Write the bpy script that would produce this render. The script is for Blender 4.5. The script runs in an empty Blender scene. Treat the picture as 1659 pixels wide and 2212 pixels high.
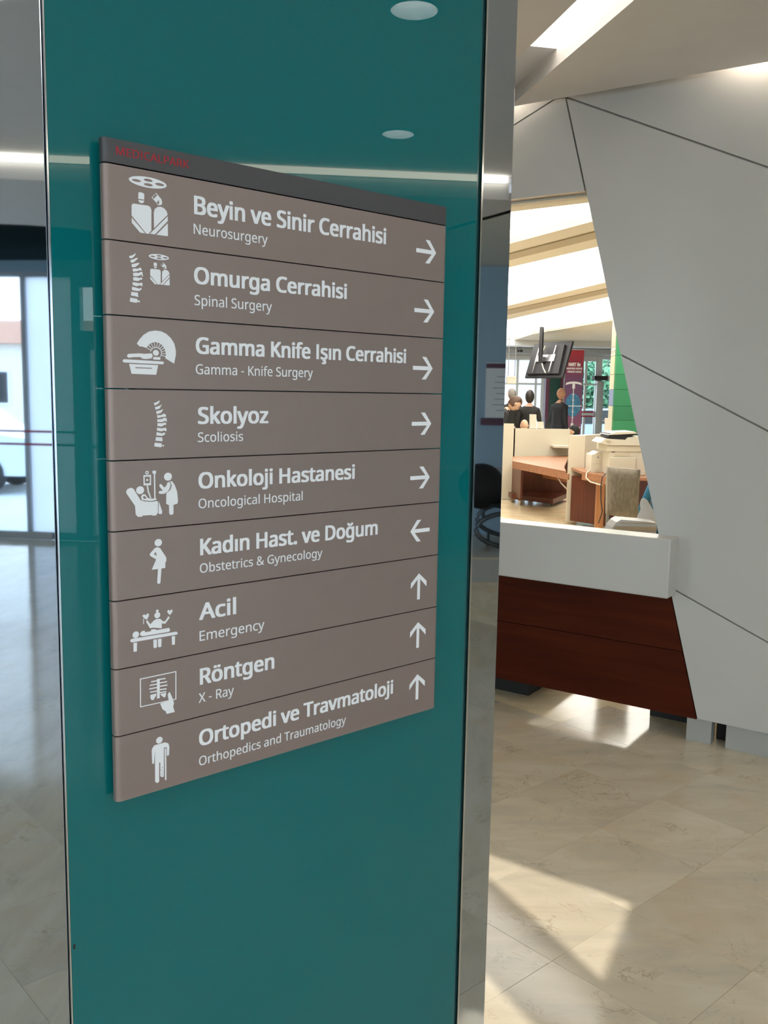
import bpy, bmesh, math, random, json
from mathutils import Vector, Matrix
random.seed(4)
SC = bpy.context.scene
COL = SC.collection
# ------------------------------------------------------------------ camera
F = 1994.0; CX, CY = 829.5, 1106.0; EYE = 1.62
up = Vector((260., 15400., 1994.)).normalized()
fw = Vector((0, 0, -1.)); yc = (fw - up * fw.dot(up)).normalized(); xc = yc.cross(up)
ROT = Matrix((xc, yc, up))
cam_d = bpy.data.cameras.new('camera'); cam = bpy.data.objects.new('camera', cam_d); COL.objects.link(cam)
cam.matrix_world = Matrix.Translation((0, 0, EYE)) @ ROT.to_4x4()
cam_d.sensor_fit = 'HORIZONTAL'; cam_d.sensor_width = 36.0; cam_d.lens = 36.0 * F / 1659.0
cam_d.clip_start = 0.05; cam_d.clip_end = 300
SC.camera = cam
SC.view_settings.view_transform = 'Standard'; SC.view_settings.look = 'None'
SC.view_settings.gamma = 1.0; SC.view_settings.use_curve_mapping = False
SC.view_settings.exposure = 0.7
SC.cycles.max_bounces = 8; SC.cycles.diffuse_bounces = 4; SC.cycles.glossy_bounces = 6
SC.cycles.transparent_max_bounces = 12; SC.cycles.sample_clamp_indirect = 6.0
# ------------------------------------------------------------------ world + sun
W = bpy.data.worlds.new('world'); SC.world = W; W.use_nodes = True
wn = W.node_tree.nodes; wl = W.node_tree.links
bg = wn['Background']; tc = wn.new('ShaderNodeTexCoord'); sx = wn.new('ShaderNodeSeparateXYZ')
rp = wn.new('ShaderNodeValToRGB'); wl.new(tc.outputs['Generated'], sx.inputs[0]); wl.new(sx.outputs['Z'], rp.inputs[0])
rp.color_ramp.elements[0].color = (.93, .965, 1.0, 1); rp.color_ramp.elements[0].position = 0.0
rp.color_ramp.elements[1].color = (.60, .80, 1.0, 1); rp.color_ramp.elements[1].position = 0.7
wl.new(rp.outputs[0], bg.inputs[0]); bg.inputs[1].default_value = 3.4
sun_d = bpy.data.lights.new('sun', 'SUN'); sun_d.energy = 1.95; sun_d.angle = math.radians(.55); sun_d.color = (1, .93, .82)
sun = bpy.data.objects.new('sun', sun_d); COL.objects.link(sun)
SUN_AZ, SUN_EL = math.radians(180), math.radians(50)
sdir = Vector((math.sin(SUN_AZ) * math.cos(SUN_EL), math.cos(SUN_AZ) * math.cos(SUN_EL), math.sin(SUN_EL)))
sun.rotation_euler = sdir.to_track_quat('Z', 'Y').to_euler()

def ray(x, y):
    r = ROT @ Vector((x - CX, CY - y, -F)); return r / math.hypot(r.x, r.y)
def pz(x, y, z):                    # point at height z seen at a pixel
    r = ray(x, y); return Vector((0, 0, EYE)) + r * ((z - EYE) / r.z)
def py(x, y, Y):                    # point at depth Y seen at a pixel
    r = ray(x, y); return Vector((0, 0, EYE)) + r * (Y / r.y)

CN = Vector((.66636, -.74563, 0)); CV = Vector((-1.7825, 1.9946, EYE))      # column face normal, mirrored eye point
def mz(x, y, z):                    # point at height z seen by reflection in the column face
    r = ray(x, y); r = r - CN * (2 * r.dot(CN)); return CV + r * ((z - EYE) / r.z)

# ------------------------------------------------------------------ materials
MATS = {}
def s2l(c): return tuple(((v / 255 + .055) / 1.055) ** 2.4 if v > 10 else v / 255 / 12.92 for v in c)
def mat(name, col, rough=.5, metal=0., emis=None, es=0., coat=0., spec=.5, noise=None, bump=None, vary=0., rgb=False, ior=None):
    if rgb: col = s2l(col)
    m = bpy.data.materials.new(name); m.use_nodes = True; MATS[name] = m
    nt = m.node_tree; b = nt.nodes['Principled BSDF']
    b.inputs['Base Color'].default_value = (*col, 1); b.inputs['Roughness'].default_value = rough
    b.inputs['Metallic'].default_value = metal; b.inputs['Coat Weight'].default_value = coat
    b.inputs['Specular IOR Level'].default_value = spec
    if ior: b.inputs['IOR'].default_value = ior
    if emis: b.inputs['Emission Color'].default_value = (*emis, 1); b.inputs['Emission Strength'].default_value = es
    if noise or vary or bump:
        t = nt.nodes.new('ShaderNodeTexCoord')
        mp = nt.nodes.new('ShaderNodeMapping'); nt.links.new(t.outputs['Object'], mp.inputs[0])
        sc_, amt, st = noise if noise else (20, .04, (1, 1, 1))
        mp.inputs['Scale'].default_value = st
        n = nt.nodes.new('ShaderNodeTexNoise'); n.inputs['Scale'].default_value = sc_; n.inputs['Detail'].default_value = 6
        nt.links.new(mp.outputs[0], n.inputs[0])
        r = nt.nodes.new('ShaderNodeMapRange'); r.inputs[1].default_value = .3; r.inputs[2].default_value = .7
        r.inputs[3].default_value = 1 - amt; r.inputs[4].default_value = 1 + amt
        nt.links.new(n.outputs[0], r.inputs[0]); last = r.outputs[0]
        if vary:
            oi = nt.nodes.new('ShaderNodeObjectInfo'); r2 = nt.nodes.new('ShaderNodeMapRange')
            r2.inputs[3].default_value = 1 - vary; r2.inputs[4].default_value = 1 + vary
            nt.links.new(oi.outputs['Random'], r2.inputs[0])
            mm = nt.nodes.new('ShaderNodeMath'); mm.operation = 'MULTIPLY'
            nt.links.new(last, mm.inputs[0]); nt.links.new(r2.outputs[0], mm.inputs[1]); last = mm.outputs[0]
        hv = nt.nodes.new('ShaderNodeHueSaturation'); hv.inputs['Color'].default_value = (*col, 1)
        nt.links.new(last, hv.inputs['Value']); nt.links.new(hv.outputs[0], b.inputs['Base Color'])
        if bump:
            bp = nt.nodes.new('ShaderNodeBump'); bp.inputs['Strength'].default_value = bump; bp.inputs['Distance'].default_value = .01
            nt.links.new(n.outputs[0], bp.inputs['Height']); nt.links.new(bp.outputs[0], b.inputs['Normal'])
    return m
def emit(name, col, s):
    m = bpy.data.materials.new(name); m.use_nodes = True; nt = m.node_tree; nt.nodes.clear()
    e = nt.nodes.new('ShaderNodeEmission'); o = nt.nodes.new('ShaderNodeOutputMaterial')
    e.inputs[0].default_value = (*col, 1); e.inputs[1].default_value = s; nt.links.new(e.outputs[0], o.inputs[0])
    MATS[name] = m; return m
def glass(name, tint=(.93, .97, .97), frost=0.):
    m = bpy.data.materials.new(name); m.use_nodes = True; nt = m.node_tree; nt.nodes.clear()
    o = nt.nodes.new('ShaderNodeOutputMaterial'); t = nt.nodes.new('ShaderNodeBsdfTransparent'); t.inputs[0].default_value = (*tint, 1)
    g = nt.nodes.new('ShaderNodeBsdfGlossy'); g.inputs['Roughness'].default_value = .02
    fr = nt.nodes.new('ShaderNodeFresnel'); fr.inputs[0].default_value = 1.45; mx = nt.nodes.new('ShaderNodeMixShader')
    first = t
    if frost:
        tr = nt.nodes.new('ShaderNodeBsdfTranslucent'); tr.inputs[0].default_value = (.92, .95, .97, 1)
        m2 = nt.nodes.new('ShaderNodeMixShader'); m2.inputs[0].default_value = frost
        nt.links.new(t.outputs[0], m2.inputs[1]); nt.links.new(tr.outputs[0], m2.inputs[2]); first = m2
    nt.links.new(fr.outputs[0], mx.inputs[0]); nt.links.new(first.outputs[0], mx.inputs[1]); nt.links.new(g.outputs[0], mx.inputs[2])
    nt.links.new(mx.outputs[0], o.inputs[0]); MATS[name] = m; return m
def marble(name, col):
    m = bpy.data.materials.new(name); m.use_nodes = True; nt = m.node_tree; N = nt.nodes.new; L = nt.links.new
    b = nt.nodes['Principled BSDF']; tc = N('ShaderNodeNewGeometry'); oi = N('ShaderNodeObjectInfo')
    off = N('ShaderNodeVectorMath'); off.operation = 'MULTIPLY_ADD'; off.inputs[1].default_value = (9, 7, 5)
    cmb = N('ShaderNodeCombineXYZ')
    for i in range(3): L(oi.outputs['Random'], cmb.inputs[i])
    L(cmb.outputs[0], off.inputs[0]); L(tc.outputs['Position'], off.inputs[2])
    mp = N('ShaderNodeMapping'); mp.inputs['Rotation'].default_value = (0, 0, .9); mp.inputs['Scale'].default_value = (1, 3.2, 1); L(off.outputs[0], mp.inputs[0])
    n1 = N('ShaderNodeTexNoise'); n1.inputs['Scale'].default_value = 2.4; n1.inputs['Detail'].default_value = 9; n1.inputs['Roughness'].default_value = .62; n1.inputs['Distortion'].default_value = .6; L(mp.outputs[0], n1.inputs[0])
    cr = N('ShaderNodeValToRGB'); e = cr.color_ramp.elements
    c = Vector(col)
    e[0].position = .28; e[0].color = (*(c * .84), 1); e[1].position = .72; e[1].color = (*(c * 1.12), 1)
    k = e.new(.5); k.color = (c.x * 1.02, c.y * .99, c.z * .93, 1)
    L(n1.outputs[0], cr.inputs[0])
    # warm patches and thin veins
    n2 = N('ShaderNodeTexNoise'); n2.inputs['Scale'].default_value = 3.1; n2.inputs['Detail'].default_value = 3; L(off.outputs[0], n2.inputs[0])
    r2 = N('ShaderNodeMapRange'); r2.inputs[1].default_value = .56; r2.inputs[2].default_value = .72; r2.inputs[4].default_value = .45; L(n2.outputs[0], r2.inputs[0])
    mx = N('ShaderNodeMix'); mx.data_type = 'RGBA'; mx.inputs[7].default_value = (c.x * 1.0, c.y * .82, c.z * .66, 1)
    L(r2.outputs[0], mx.inputs[0]); L(cr.outputs[0], mx.inputs[6])
    n3 = N('ShaderNodeTexNoise'); n3.inputs['Scale'].default_value = 3.6; n3.inputs['Detail'].default_value = 8; n3.inputs['Distortion'].default_value = 1.4; n3.inputs['Roughness'].default_value = .6
    sh = N('ShaderNodeVectorMath'); sh.inputs[1].default_value = (3.3, 8.1, 2.2); L(off.outputs[0], sh.inputs[0]); L(sh.outputs[0], n3.inputs[0])
    a = N('ShaderNodeMath'); a.operation = 'SUBTRACT'; a.inputs[1].default_value = .5; L(n3.outputs[0], a.inputs[0])
    ab = N('ShaderNodeMath'); ab.operation = 'ABSOLUTE'; L(a.outputs[0], ab.inputs[0])
    vr = N('ShaderNodeMapRange'); vr.inputs[1].default_value = 0; vr.inputs[2].default_value = .012; vr.inputs[3].default_value = 1; vr.inputs[4].default_value = 0; L(ab.outputs[0], vr.inputs[0])
    n4 = N('ShaderNodeTexNoise'); n4.inputs['Scale'].default_value = 4; L(sh.outputs[0], n4.inputs[0])
    r4 = N('ShaderNodeMapRange'); r4.inputs[1].default_value = .52; r4.inputs[2].default_value = .66; r4.inputs[4].default_value = .6; L(n4.outputs[0], r4.inputs[0])
    mu = N('ShaderNodeMath'); mu.operation = 'MULTIPLY'; L(vr.outputs[0], mu.inputs[0]); L(r4.outputs[0], mu.inputs[1])
    m3 = N('ShaderNodeMix'); m3.data_type = 'RGBA'; m3.inputs[7].default_value = (c.x * .5, c.y * .4, c.z * .3, 1)
    L(mu.outputs[0], m3.inputs[0]); L(mx.outputs[2], m3.inputs[6])
    # fine broken cracks and small pits
    n5 = N('ShaderNodeTexNoise'); n5.inputs['Scale'].default_value = 11; n5.inputs['Detail'].default_value = 7; n5.inputs['Distortion'].default_value = 1.0; L(off.outputs[0], n5.inputs[0])
    a5 = N('ShaderNodeMath'); a5.operation = 'SUBTRACT'; a5.inputs[1].default_value = .5; L(n5.outputs[0], a5.inputs[0]); b5 = N('ShaderNodeMath'); b5.operation = 'ABSOLUTE'; L(a5.outputs[0], b5.inputs[0])
    v5 = N('ShaderNodeMapRange'); v5.inputs[1].default_value = 0; v5.inputs[2].default_value = .012; v5.inputs[3].default_value = 1; v5.inputs[4].default_value = 0; L(b5.outputs[0], v5.inputs[0])
    n6 = N('ShaderNodeTexNoise'); n6.inputs['Scale'].default_value = 7; n6.inputs['Detail'].default_value = 4; L(sh.outputs[0], n6.inputs[0])
    r6 = N('ShaderNodeMapRange'); r6.inputs[1].default_value = .53; r6.inputs[2].default_value = .62; r6.inputs[4].default_value = .38; L(n6.outputs[0], r6.inputs[0])
    m6 = N('ShaderNodeMath'); m6.operation = 'MULTIPLY'; L(v5.outputs[0], m6.inputs[0]); L(r6.outputs[0], m6.inputs[1])
    m7 = N('ShaderNodeMix'); m7.data_type = 'RGBA'; m7.inputs[7].default_value = (c.x * .45, c.y * .36, c.z * .27, 1); L(m6.outputs[0], m7.inputs[0]); L(m3.outputs[2], m7.inputs[6]); m3 = m7
    hv = N('ShaderNodeHueSaturation'); rv = N('ShaderNodeMapRange'); rv.inputs[3].default_value = .93; rv.inputs[4].default_value = 1.07
    L(oi.outputs['Random'], rv.inputs[0]); L(rv.outputs[0], hv.inputs['Value']); L(m3.outputs[2], hv.inputs['Color']); L(hv.outputs[0], b.inputs['Base Color'])
    b.inputs['Roughness'].default_value = .11; b.inputs['Specular IOR Level'].default_value = .30
    nb = N('ShaderNodeTexNoise'); nb.inputs['Scale'].default_value = 1.6; nb.inputs['Detail'].default_value = 2; L(tc.outputs['Position'], nb.inputs[0])
    bp = N('ShaderNodeBump'); bp.inputs['Strength'].default_value = .12; bp.inputs['Distance'].default_value = .02; L(nb.outputs[0], bp.inputs['Height']); L(bp.outputs[0], b.inputs['Normal'])
    MATS[name] = m; return m
def wood(name, a, b_, axis=0, rough=.3, sc=1.):
    m = bpy.data.materials.new(name); m.use_nodes = True; nt = m.node_tree; N = nt.nodes.new; L = nt.links.new
    b = nt.nodes['Principled BSDF']; tc = N('ShaderNodeTexCoord'); mp = N('ShaderNodeMapping')
    s = [14, 14, 14]; s[axis] = .9; mp.inputs['Scale'].default_value = [v * sc for v in s]
    L(tc.outputs['Object'], mp.inputs[0]); n = N('ShaderNodeTexNoise'); n.inputs['Scale'].default_value = 1.6; n.inputs['Detail'].default_value = 8; n.inputs['Distortion'].default_value = .4
    L(mp.outputs[0], n.inputs[0]); cr = N('ShaderNodeValToRGB'); cr.color_ramp.elements[0].position = .3; cr.color_ramp.elements[1].position = .7
    cr.color_ramp.elements[0].color = (*a, 1); cr.color_ramp.elements[1].color = (*b_, 1); L(n.outputs[0], cr.inputs[0]); L(cr.outputs[0], b.inputs['Base Color'])
    b.inputs['Roughness'].default_value = rough; MATS[name] = m; return m

marble('marble', (.64, .58, .475)); marble('marble_lit', (.84, .73, .52))  # second copy is brighter and warmer, carrying the hall's light on its floor
mat('ceiling_paint', (.80, .75, .70), .75, noise=(6, .02, (1, 1, 1)))
mat('white_lacquer', (.53, .52, .50), .26, noise=(3, .02, (1, 1, 1)))
mat('joint_dark', (.33, .31, .28), .7)
mat('teal_back', (.003, .150, .162), .55, ior=1.5, coat=1.0, spec=0.0, noise=(2, .02, (1, 1, 1))); MATS['teal_back'].node_tree.nodes['Principled BSDF'].inputs['Coat Roughness'].default_value = .0
mat('glass_edge', (.03, .12, .13), .1)
mat('steel_mirror', (.49, .55, .64), .02, 1.0)
mat('steel_edge', (.75, .78, .82), .12, 1.0)
mat('steel', (.55, .56, .58), .3, 1.0); mat('steel_dark', (.10, .105, .11), .3, .8)
mat('sign_brown', (.305, .235, .220), .42, .35, noise=(30, .015, (1, 1, 1)))
mat('sign_header', (.088, .086, .094), .42, .35)
mat('sign_white', (.93, .94, 1.0), .5)
mat('sign_red', (.42, .02, .035), .5)
mat('black', (.012, .012, .014), .4)
mat('black_plastic', (.016, .016, .02), .6)
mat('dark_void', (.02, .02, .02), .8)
wood('dark_wood', (.045, .007, .002), (.080, .013, .003), 0, .55)
MATS['dark_wood'].node_tree.nodes['Principled BSDF'].inputs['Specular IOR Level'].default_value = .1
wood('desk_wood', (.30, .125, .06), (.40, .19, .10), 0, .3)
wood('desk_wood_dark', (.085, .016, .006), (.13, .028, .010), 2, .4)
wood('post_wood', (.50, .22, .085), (.62, .29, .12), 2, .35)
mat('cream_paint', (.78, .74, .65), .6)
mat('cream_laminate', (.62, .575, .46), .4)
mat('cream_plastic', (.64, .60, .50), .35)
mat('cream_dark', (.60, .53, .40), .45)
mat('tan_beam', (.46, .40, .29), .6)
mat('wall_blue', (.33, .48, .60), .6)
mat('wall_grey', (.70, .70, .70), .7)
mat('dark_teal', (.004, .035, .045), .5)
mat('frame_grey', (.45, .48, .52), .35, .3)
mat('frame_white', (.75, .78, .82), .4)
mat('plinth_grey', (.42, .42, .40), .45, .2)
mat('green_panel', (.05, .24, .11), .15, vary=.14, noise=(3, .05, (1, 1, 1)))
mat('green_dark', (.006, .05, .04), .4)
mat('purple', (.10, .03, .06), .4)
mat('yellow_cream', (.62, .58, .34), .4)
mat('slate_blue', (.16, .19, .34), .4)
mat('red_stripe', (.42, .02, .06), .5)
mat('fabric_grey', (.34, .30, .24), .9, noise=(60, .22, (1, 1, .35)), bump=.3)
mat('paper', (.85, .87, .88), .6)
mat('skin', (.55, .30, .20), .6); mat('skin_light', (.68, .42, .28), .6)
mat('hair_dark', (.02, .014, .01), .6); mat('hair_brown', (.09, .045, .025), .6); mat('hair_grey', (.22, .20, .18), .7)
mat('coat_dark', (.012, .014, .022), .8); mat('coat_black', (.01, .01, .01), .8); mat('trousers', (.03, .032, .045), .8)
mat('shirt_blue', (.01, .12, .22), .7); mat('shirt_red', (.25, .05, .03), .7); mat('shoe', (.01, .01, .01), .4); mat('eye_dark', (.01, .01, .01), .2)
mat('car_white', (.8, .82, .84), .2, coat=1.); mat('car_silver', (.35, .40, .48), .25, .4, coat=1.); mat('tyre', (.02, .02, .02), .8)
mat('asphalt', (.52, .52, .51), .85, noise=(10, .1, (1, 1, 1))); mat('building_cream', (.75, .70, .62), .8); mat('roof_red', (.45, .22, .14), .8)
mat('leaf', (.07, .20, .11), .6, vary=.2); mat('bark', (.14, .10, .07), .9)
mat('banner_top', (.36, .03, .055), .5)
mat('globe_blue', (.05, .22, .42), .5, noise=(14, .35, (1, 1, 1)))
glass('clear_glass'); glass('frosted_glass', frost=.85)
emit('lamp_cove', (1, .90, .70), 4.5); emit('lamp_down', (.94, 1, .93), 16.0); emit('lamp_slot', (1, .94, .84), 2.6); emit('lamp_fill', (1, .96, .88), 5.0)
emit('lamp_panel', (1, .955, .86), 4.1); emit('lamp_warm', (1, .88, .72), 14.0); emit('lamp_warm_low', (1, .88, .72), 9.0)
# banner gradient (print)
m = bpy.data.materials.new('banner_print'); m.use_nodes = True; nt = m.node_tree; b = nt.nodes['Principled BSDF']
t = nt.nodes.new('ShaderNodeTexCoord'); s = nt.nodes.new('ShaderNodeSeparateXYZ'); cr = nt.nodes.new('ShaderNodeValToRGB')
nt.links.new(t.outputs['Generated'], s.inputs[0]); nt.links.new(s.outputs['Z'], cr.inputs[0]); nt.links.new(cr.outputs[0], b.inputs['Base Color'])
e = cr.color_ramp.elements; e[0].color = (.30, .10, .14, 1); e[1].color = (.50, .035, .06, 1); q = e.new(.72); q.color = (.14, .07, .17, 1); q = e.new(.45); q.color = (.24, .09, .20, 1); q = e.new(.88); q.color = (.27, .03, .07, 1)
MATS['banner_print'] = m
# lobby tinted pillar glass etc. use the above
# ------------------------------------------------------------------ mesh helpers
class MB:
    def __init__(s): s.v = []; s.f = []; s.mi = []; s.cur = 0; s.sm = []
    def add(s, vs, fs, smooth=False):
        o = len(s.v); s.v += [tuple(v) for v in vs]
        for f in fs: s.f.append([o + i for i in f]); s.mi.append(s.cur); s.sm.append(smooth)
        return s
    def box(s, x0, x1, y0, y1, z0, z1, bev=0., M=None):
        if bev <= 0:
            vs = [(x, y, z) for z in (z0, z1) for y in (y0, y1) for x in (x0, x1)]
            fs = [(0, 2, 3, 1), (4, 5, 7, 6), (0, 1, 5, 4), (2, 6, 7, 3), (0, 4, 6, 2), (1, 3, 7, 5)]
        else:
            bm = bmesh.new(); bmesh.ops.create_cube(bm, size=1)
            for v in bm.verts: v.co = Vector((x0 + (x1 - x0) * (v.co.x + .5), y0 + (y1 - y0) * (v.co.y + .5), z0 + (z1 - z0) * (v.co.z + .5)))
            bmesh.ops.bevel(bm, geom=bm.edges[:], offset=bev, segments=2, affect='EDGES', profile=.5)
            vs = [v.co.copy() for v in bm.verts]; fs = [[v.index for v in f.verts] for f in bm.faces]; bm.free()
        if M is not None: vs = [M @ Vector(v) for v in vs]
        return s.add(vs, fs)
    def prism(s, poly, z0, z1, M=None):      # polygon in XY, extruded along Z
        a = sum(poly[i][0] * poly[(i + 1) % len(poly)][1] - poly[(i + 1) % len(poly)][0] * poly[i][1] for i in range(len(poly)))
        if a < 0: poly = poly[::-1]
        n = len(poly); vs = [(p[0], p[1], z0) for p in poly] + [(p[0], p[1], z1) for p in poly]
        if M is not None: vs = [M @ Vector(v) for v in vs]
        return s.add(vs, [list(range(n))[::-1], list(range(n, 2 * n))] + [(i, (i + 1) % n, n + (i + 1) % n, n + i) for i in range(n)])
    def cyl(s, a, b, r0, r1=None, n=16, caps=True):
        a = Vector(a); b = Vector(b); r1 = r0 if r1 is None else r1
        q = (b - a).to_track_quat('Z', 'Y').to_matrix(); vs = []
        for c, r in ((a, r0), (b, r1)):
            for i in range(n): t = 2 * math.pi * i / n; vs.append(c + q @ Vector((r * math.cos(t), r * math.sin(t), 0)))
        s.add(vs, [(i, (i + 1) % n, n + (i + 1) % n, n + i) for i in range(n)], True)
        if caps: s.add(vs, [list(range(n))[::-1], list(range(n, 2 * n))])
        return s
    def tube(s, pts, r, n=8, closed=False):
        pts = [Vector(p) for p in pts]; N = len(pts); vs = []
        for i, p in enumerate(pts):
            a = pts[(i - 1) % N] if (i or closed) else p; b = pts[(i + 1) % N] if (i < N - 1 or closed) else p
            q = (b - a).to_track_quat('Z', 'Y').to_matrix()
            for k in range(n): t = 2 * math.pi * k / n; vs.append(p + q @ Vector((r * math.cos(t), r * math.sin(t), 0)))
        fs = [(i * n + k, i * n + (k + 1) % n, ((i + 1) % N) * n + (k + 1) % n, ((i + 1) % N) * n + k) for i in range(N if closed else N - 1) for k in range(n)]
        s.add(vs, fs, True)
        if not closed: s.add(vs, [list(range(n))[::-1], list(range((N - 1) * n, N * n))])
        return s
    def ell(s, c, r, nu=16, nv=10, fn=None):
        c = Vector(c); vs = []; fs = []
        for j in range(nv + 1):
            ph = math.pi * j / nv
            for i in range(nu):
                th = 2 * math.pi * i / nu; d = Vector((math.sin(ph) * math.cos(th), math.sin(ph) * math.sin(th), math.cos(ph)))
                k = fn(d) if fn else 1.
                vs.append(c + Vector((d.x * r[0], d.y * r[1], d.z * r[2])) * k)
        for j in range(nv):
            for i in range(nu): fs.append((j * nu + i, (j + 1) * nu + i, (j + 1) * nu + (i + 1) % nu, j * nu + (i + 1) % nu))
        return s.add(vs, fs, True)
    def obj(s, name, m, parent=None, loc=None, rot=None, **props):
        me = bpy.data.meshes.new(name); me.from_pydata(s.v, [], s.f)
        for mm in (m if isinstance(m, (list, tuple)) else [m]): me.materials.append(MATS[mm])
        for p, i, sm in zip(me.polygons, s.mi, s.sm): p.material_index = i; p.use_smooth = sm
        me.update(); o = bpy.data.objects.new(name, me); COL.objects.link(o)
        if parent: o.parent = parent
        if loc: o.location = loc
        if rot: o.rotation_euler = rot
        for k, v in props.items(): o[k] = v
        return o
def fill(contours, thick=0.):
    """even-odd filled outlines in XY -> (verts, faces)"""
    cu = bpy.data.curves.new('tmp', 'CURVE'); cu.dimensions = '2D'; cu.fill_mode = 'BOTH' if thick else 'BACK' if False else 'BOTH'; cu.extrude = thick / 2
    for c in contours:
        sp = cu.splines.new('POLY'); sp.points.add(len(c) - 1)
        for p, q in zip(sp.points, c): p.co = (q[0], q[1], 0, 1)
        sp.use_cyclic_u = True
    o = bpy.data.objects.new('tmp', cu); me = bpy.data.meshes.new_from_object(o)
    vs = [v.co.copy() for v in me.vertices]; fs = [list(p.vertices) for p in me.polygons]
    bpy.data.objects.remove(o); bpy.data.curves.remove(cu); bpy.data.meshes.remove(me)
    return vs, fs
def empty(name, loc=(0, 0, 0), rz=0., parent=None, **props):
    o = bpy.data.objects.new(name, None); COL.objects.link(o); o.location = loc; o.rotation_euler = (0, 0, rz); o.empty_display_size = .1
    if parent: o.parent = parent
    for k, v in props.items(): o[k] = v
    return o
def thing(name, label, cat, loc=(0, 0, 0), rz=0., group=None):
    o = empty(name, loc, rz); o['label'] = label; o['category'] = cat
    if group: o['group'] = group
    return o
def tag(o, label, cat, group=None):
    o['label'] = label; o['category'] = cat
    if group: o['group'] = group
    return o
def copy_tree(o, parent=None):
    c = o.copy(); COL.objects.link(c); c.parent = parent
    for ch in list(o.children): copy_tree(ch, c)
    return c
def structure(name, loc=(0, 0, 0), rz=0.): return empty(name, loc, rz, kind='structure')
Q0 = Vector((.628, 4.768, 0)); EA = math.atan2(-.56321, .82631)         # line of the white wall and desk
Ed = Vector((.82631, -.56321, 0)); Md = Vector((.56321, .82631, 0))
def wpt(s, y): v = Q0 + Ed * s + Md * y; return (v.x, v.y)
DA = math.atan2(.66636, .74563)                                        # line of the teal column face
Dd = Vector((.74563, .66636, 0)); Nn = Vector((.66636, -.74563, 0))
PO = 1.3115                                                            # distance of the sign's face
LZ, HZ = 3.0, 2.86                                                     # lobby ceiling, hall ceiling
XR, XL, YB, YF = 7.5, -5.0, -7.0, 23.5
def yline(x, off): return (4.29355 + off - .56321 * x) / .82631        # y of the wall line (+ offset) at x

# ================================================================== SETTING
floor = MB().box(XL, XR, YB, YF, -.12, -.004).obj('floor', 'marble', kind='structure')
# square marble tiles laid on the column's diagonal
def tile_mesh():
    h = .1997; mb = MB(); b = .0006
    mb.add([(-h, -h, -.004), (h, -h, -.004), (h, h, -.004), (-h, h, -.004), (-h, -h, -.001), (h, -h, -.001), (h, h, -.001), (-h, h, -.001),
            (-h + b, -h + b, 0), (h - b, -h + b, 0), (h - b, h - b, 0), (-h + b, h - b, 0)],
           [(0, 1, 5, 4), (1, 2, 6, 5), (2, 3, 7, 6), (3, 0, 4, 7), (4, 5, 9, 8), (5, 6, 10, 9), (6, 7, 11, 10), (7, 4, 8, 11), (8, 9, 10, 11)])
    return mb
U0, N0 = 2.03, -1.51
cells = []
for i in range(-40, 60):
    for j in range(-70, 30):
        u = U0 + .4 * (i + .5); n = N0 - .4 * (j + .5)
        p = Dd * u + Nn * n
        if XL + .3 < p.x < XR - .3 and YB + .3 < p.y < YF - .3:
            v = ROT.transposed() @ (p - Vector((0, 0, EYE)))
            vis = v.z < -.5 and abs(v.x / -v.z * F) < 1000 and -v.y / -v.z * F < 1400
            d = p.length if vis and p.x > .0 else p.length + 12
            # the part of the floor mirrored in the column face
            cells.append((d, u, n))
cells.sort(key=lambda c: c[0])
proto = None; rest = MB(); rest_h = MB()
tm = tile_mesh()
fl_inv = None
for k, (d, u, n) in enumerate(cells):
    p = Dd * u + Nn * n
    if k < 290 and p.dot(Md) <= 4.40:
        if proto is None:
            proto = tm.obj('floor_tile', 'marble', floor); o = proto
        else:
            o = proto.copy(); COL.objects.link(o)
        o.location = (p.x, p.y, 0); o.rotation_euler = (0, 0, DA)
    else:
        R = Matrix.Translation((p.x, p.y, 0)) @ Matrix.Rotation(DA, 4, 'Z')
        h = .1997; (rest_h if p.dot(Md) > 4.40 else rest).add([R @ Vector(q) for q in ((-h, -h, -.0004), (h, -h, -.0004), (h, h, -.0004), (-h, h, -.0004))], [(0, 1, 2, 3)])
rest.obj('floor_tile_field', 'marble', floor, kind='stuff'); rest_h.obj('floor_tile_field', 'marble_lit', floor, kind='stuff')

# ---- lobby ceiling with slots and unseen openings added for the sun patches
OFF = -.10
cove_b = (4.0 - .25 * 7.2, YB); cvx = lambda y: 4.075 + .235 * (y - .70)
ya = YB; ct = None
for i in range(2000):                       # where the cove line meets the ceiling edge
    y = i * .005
    if cvx(y) >= (4.29355 + OFF - .82631 * y) / .56321: ct = (cvx(y), y); break
outer = [(XL, YB), (cvx(YB), YB), ct, (XL, yline(XL, OFF))]
slotA0 = pz(1120, 125, LZ); slotA1 = pz(1247, 0, LZ); slotB0 = pz(1118, 214, LZ); slotB1 = pz(1370, 0, LZ)
sdv = ((slotA1 - slotA0).normalized() + (slotB1 - slotB0).normalized()).normalized()
pA, pB = slotA1.copy(), slotB1.copy()
a_top = pA - sdv * 1.05; b_top = pB - sdv * 1.25; a_bot = pA + sdv * 4.6; b_bot = pB + sdv * 4.6
slot = [tuple(a_top.xy), tuple(b_top.xy), tuple(b_bot.xy), tuple(a_bot.xy)]
sh = -LZ / math.tan(SUN_EL)
def sun_hole(pts): return [(x, y + sh) for x, y in pts]
sun_hole1 = sun_hole([(.285, 3.165), (.404, 3.081), (.835, 2.782), (.633, 2.348), (.378, 2.88), (.285, 2.96)])  # added ceiling holes, out of view, shaped to cast the floor's sun patches
sun_hole2 = sun_hole([(.270, 2.48), (.319, 2.38), (.408, 2.208), (.50, 1.95), (.30, 1.85), (.27, 2.0)])
downs = [mz(895, 22, LZ), mz(860, 290, LZ)]
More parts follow.
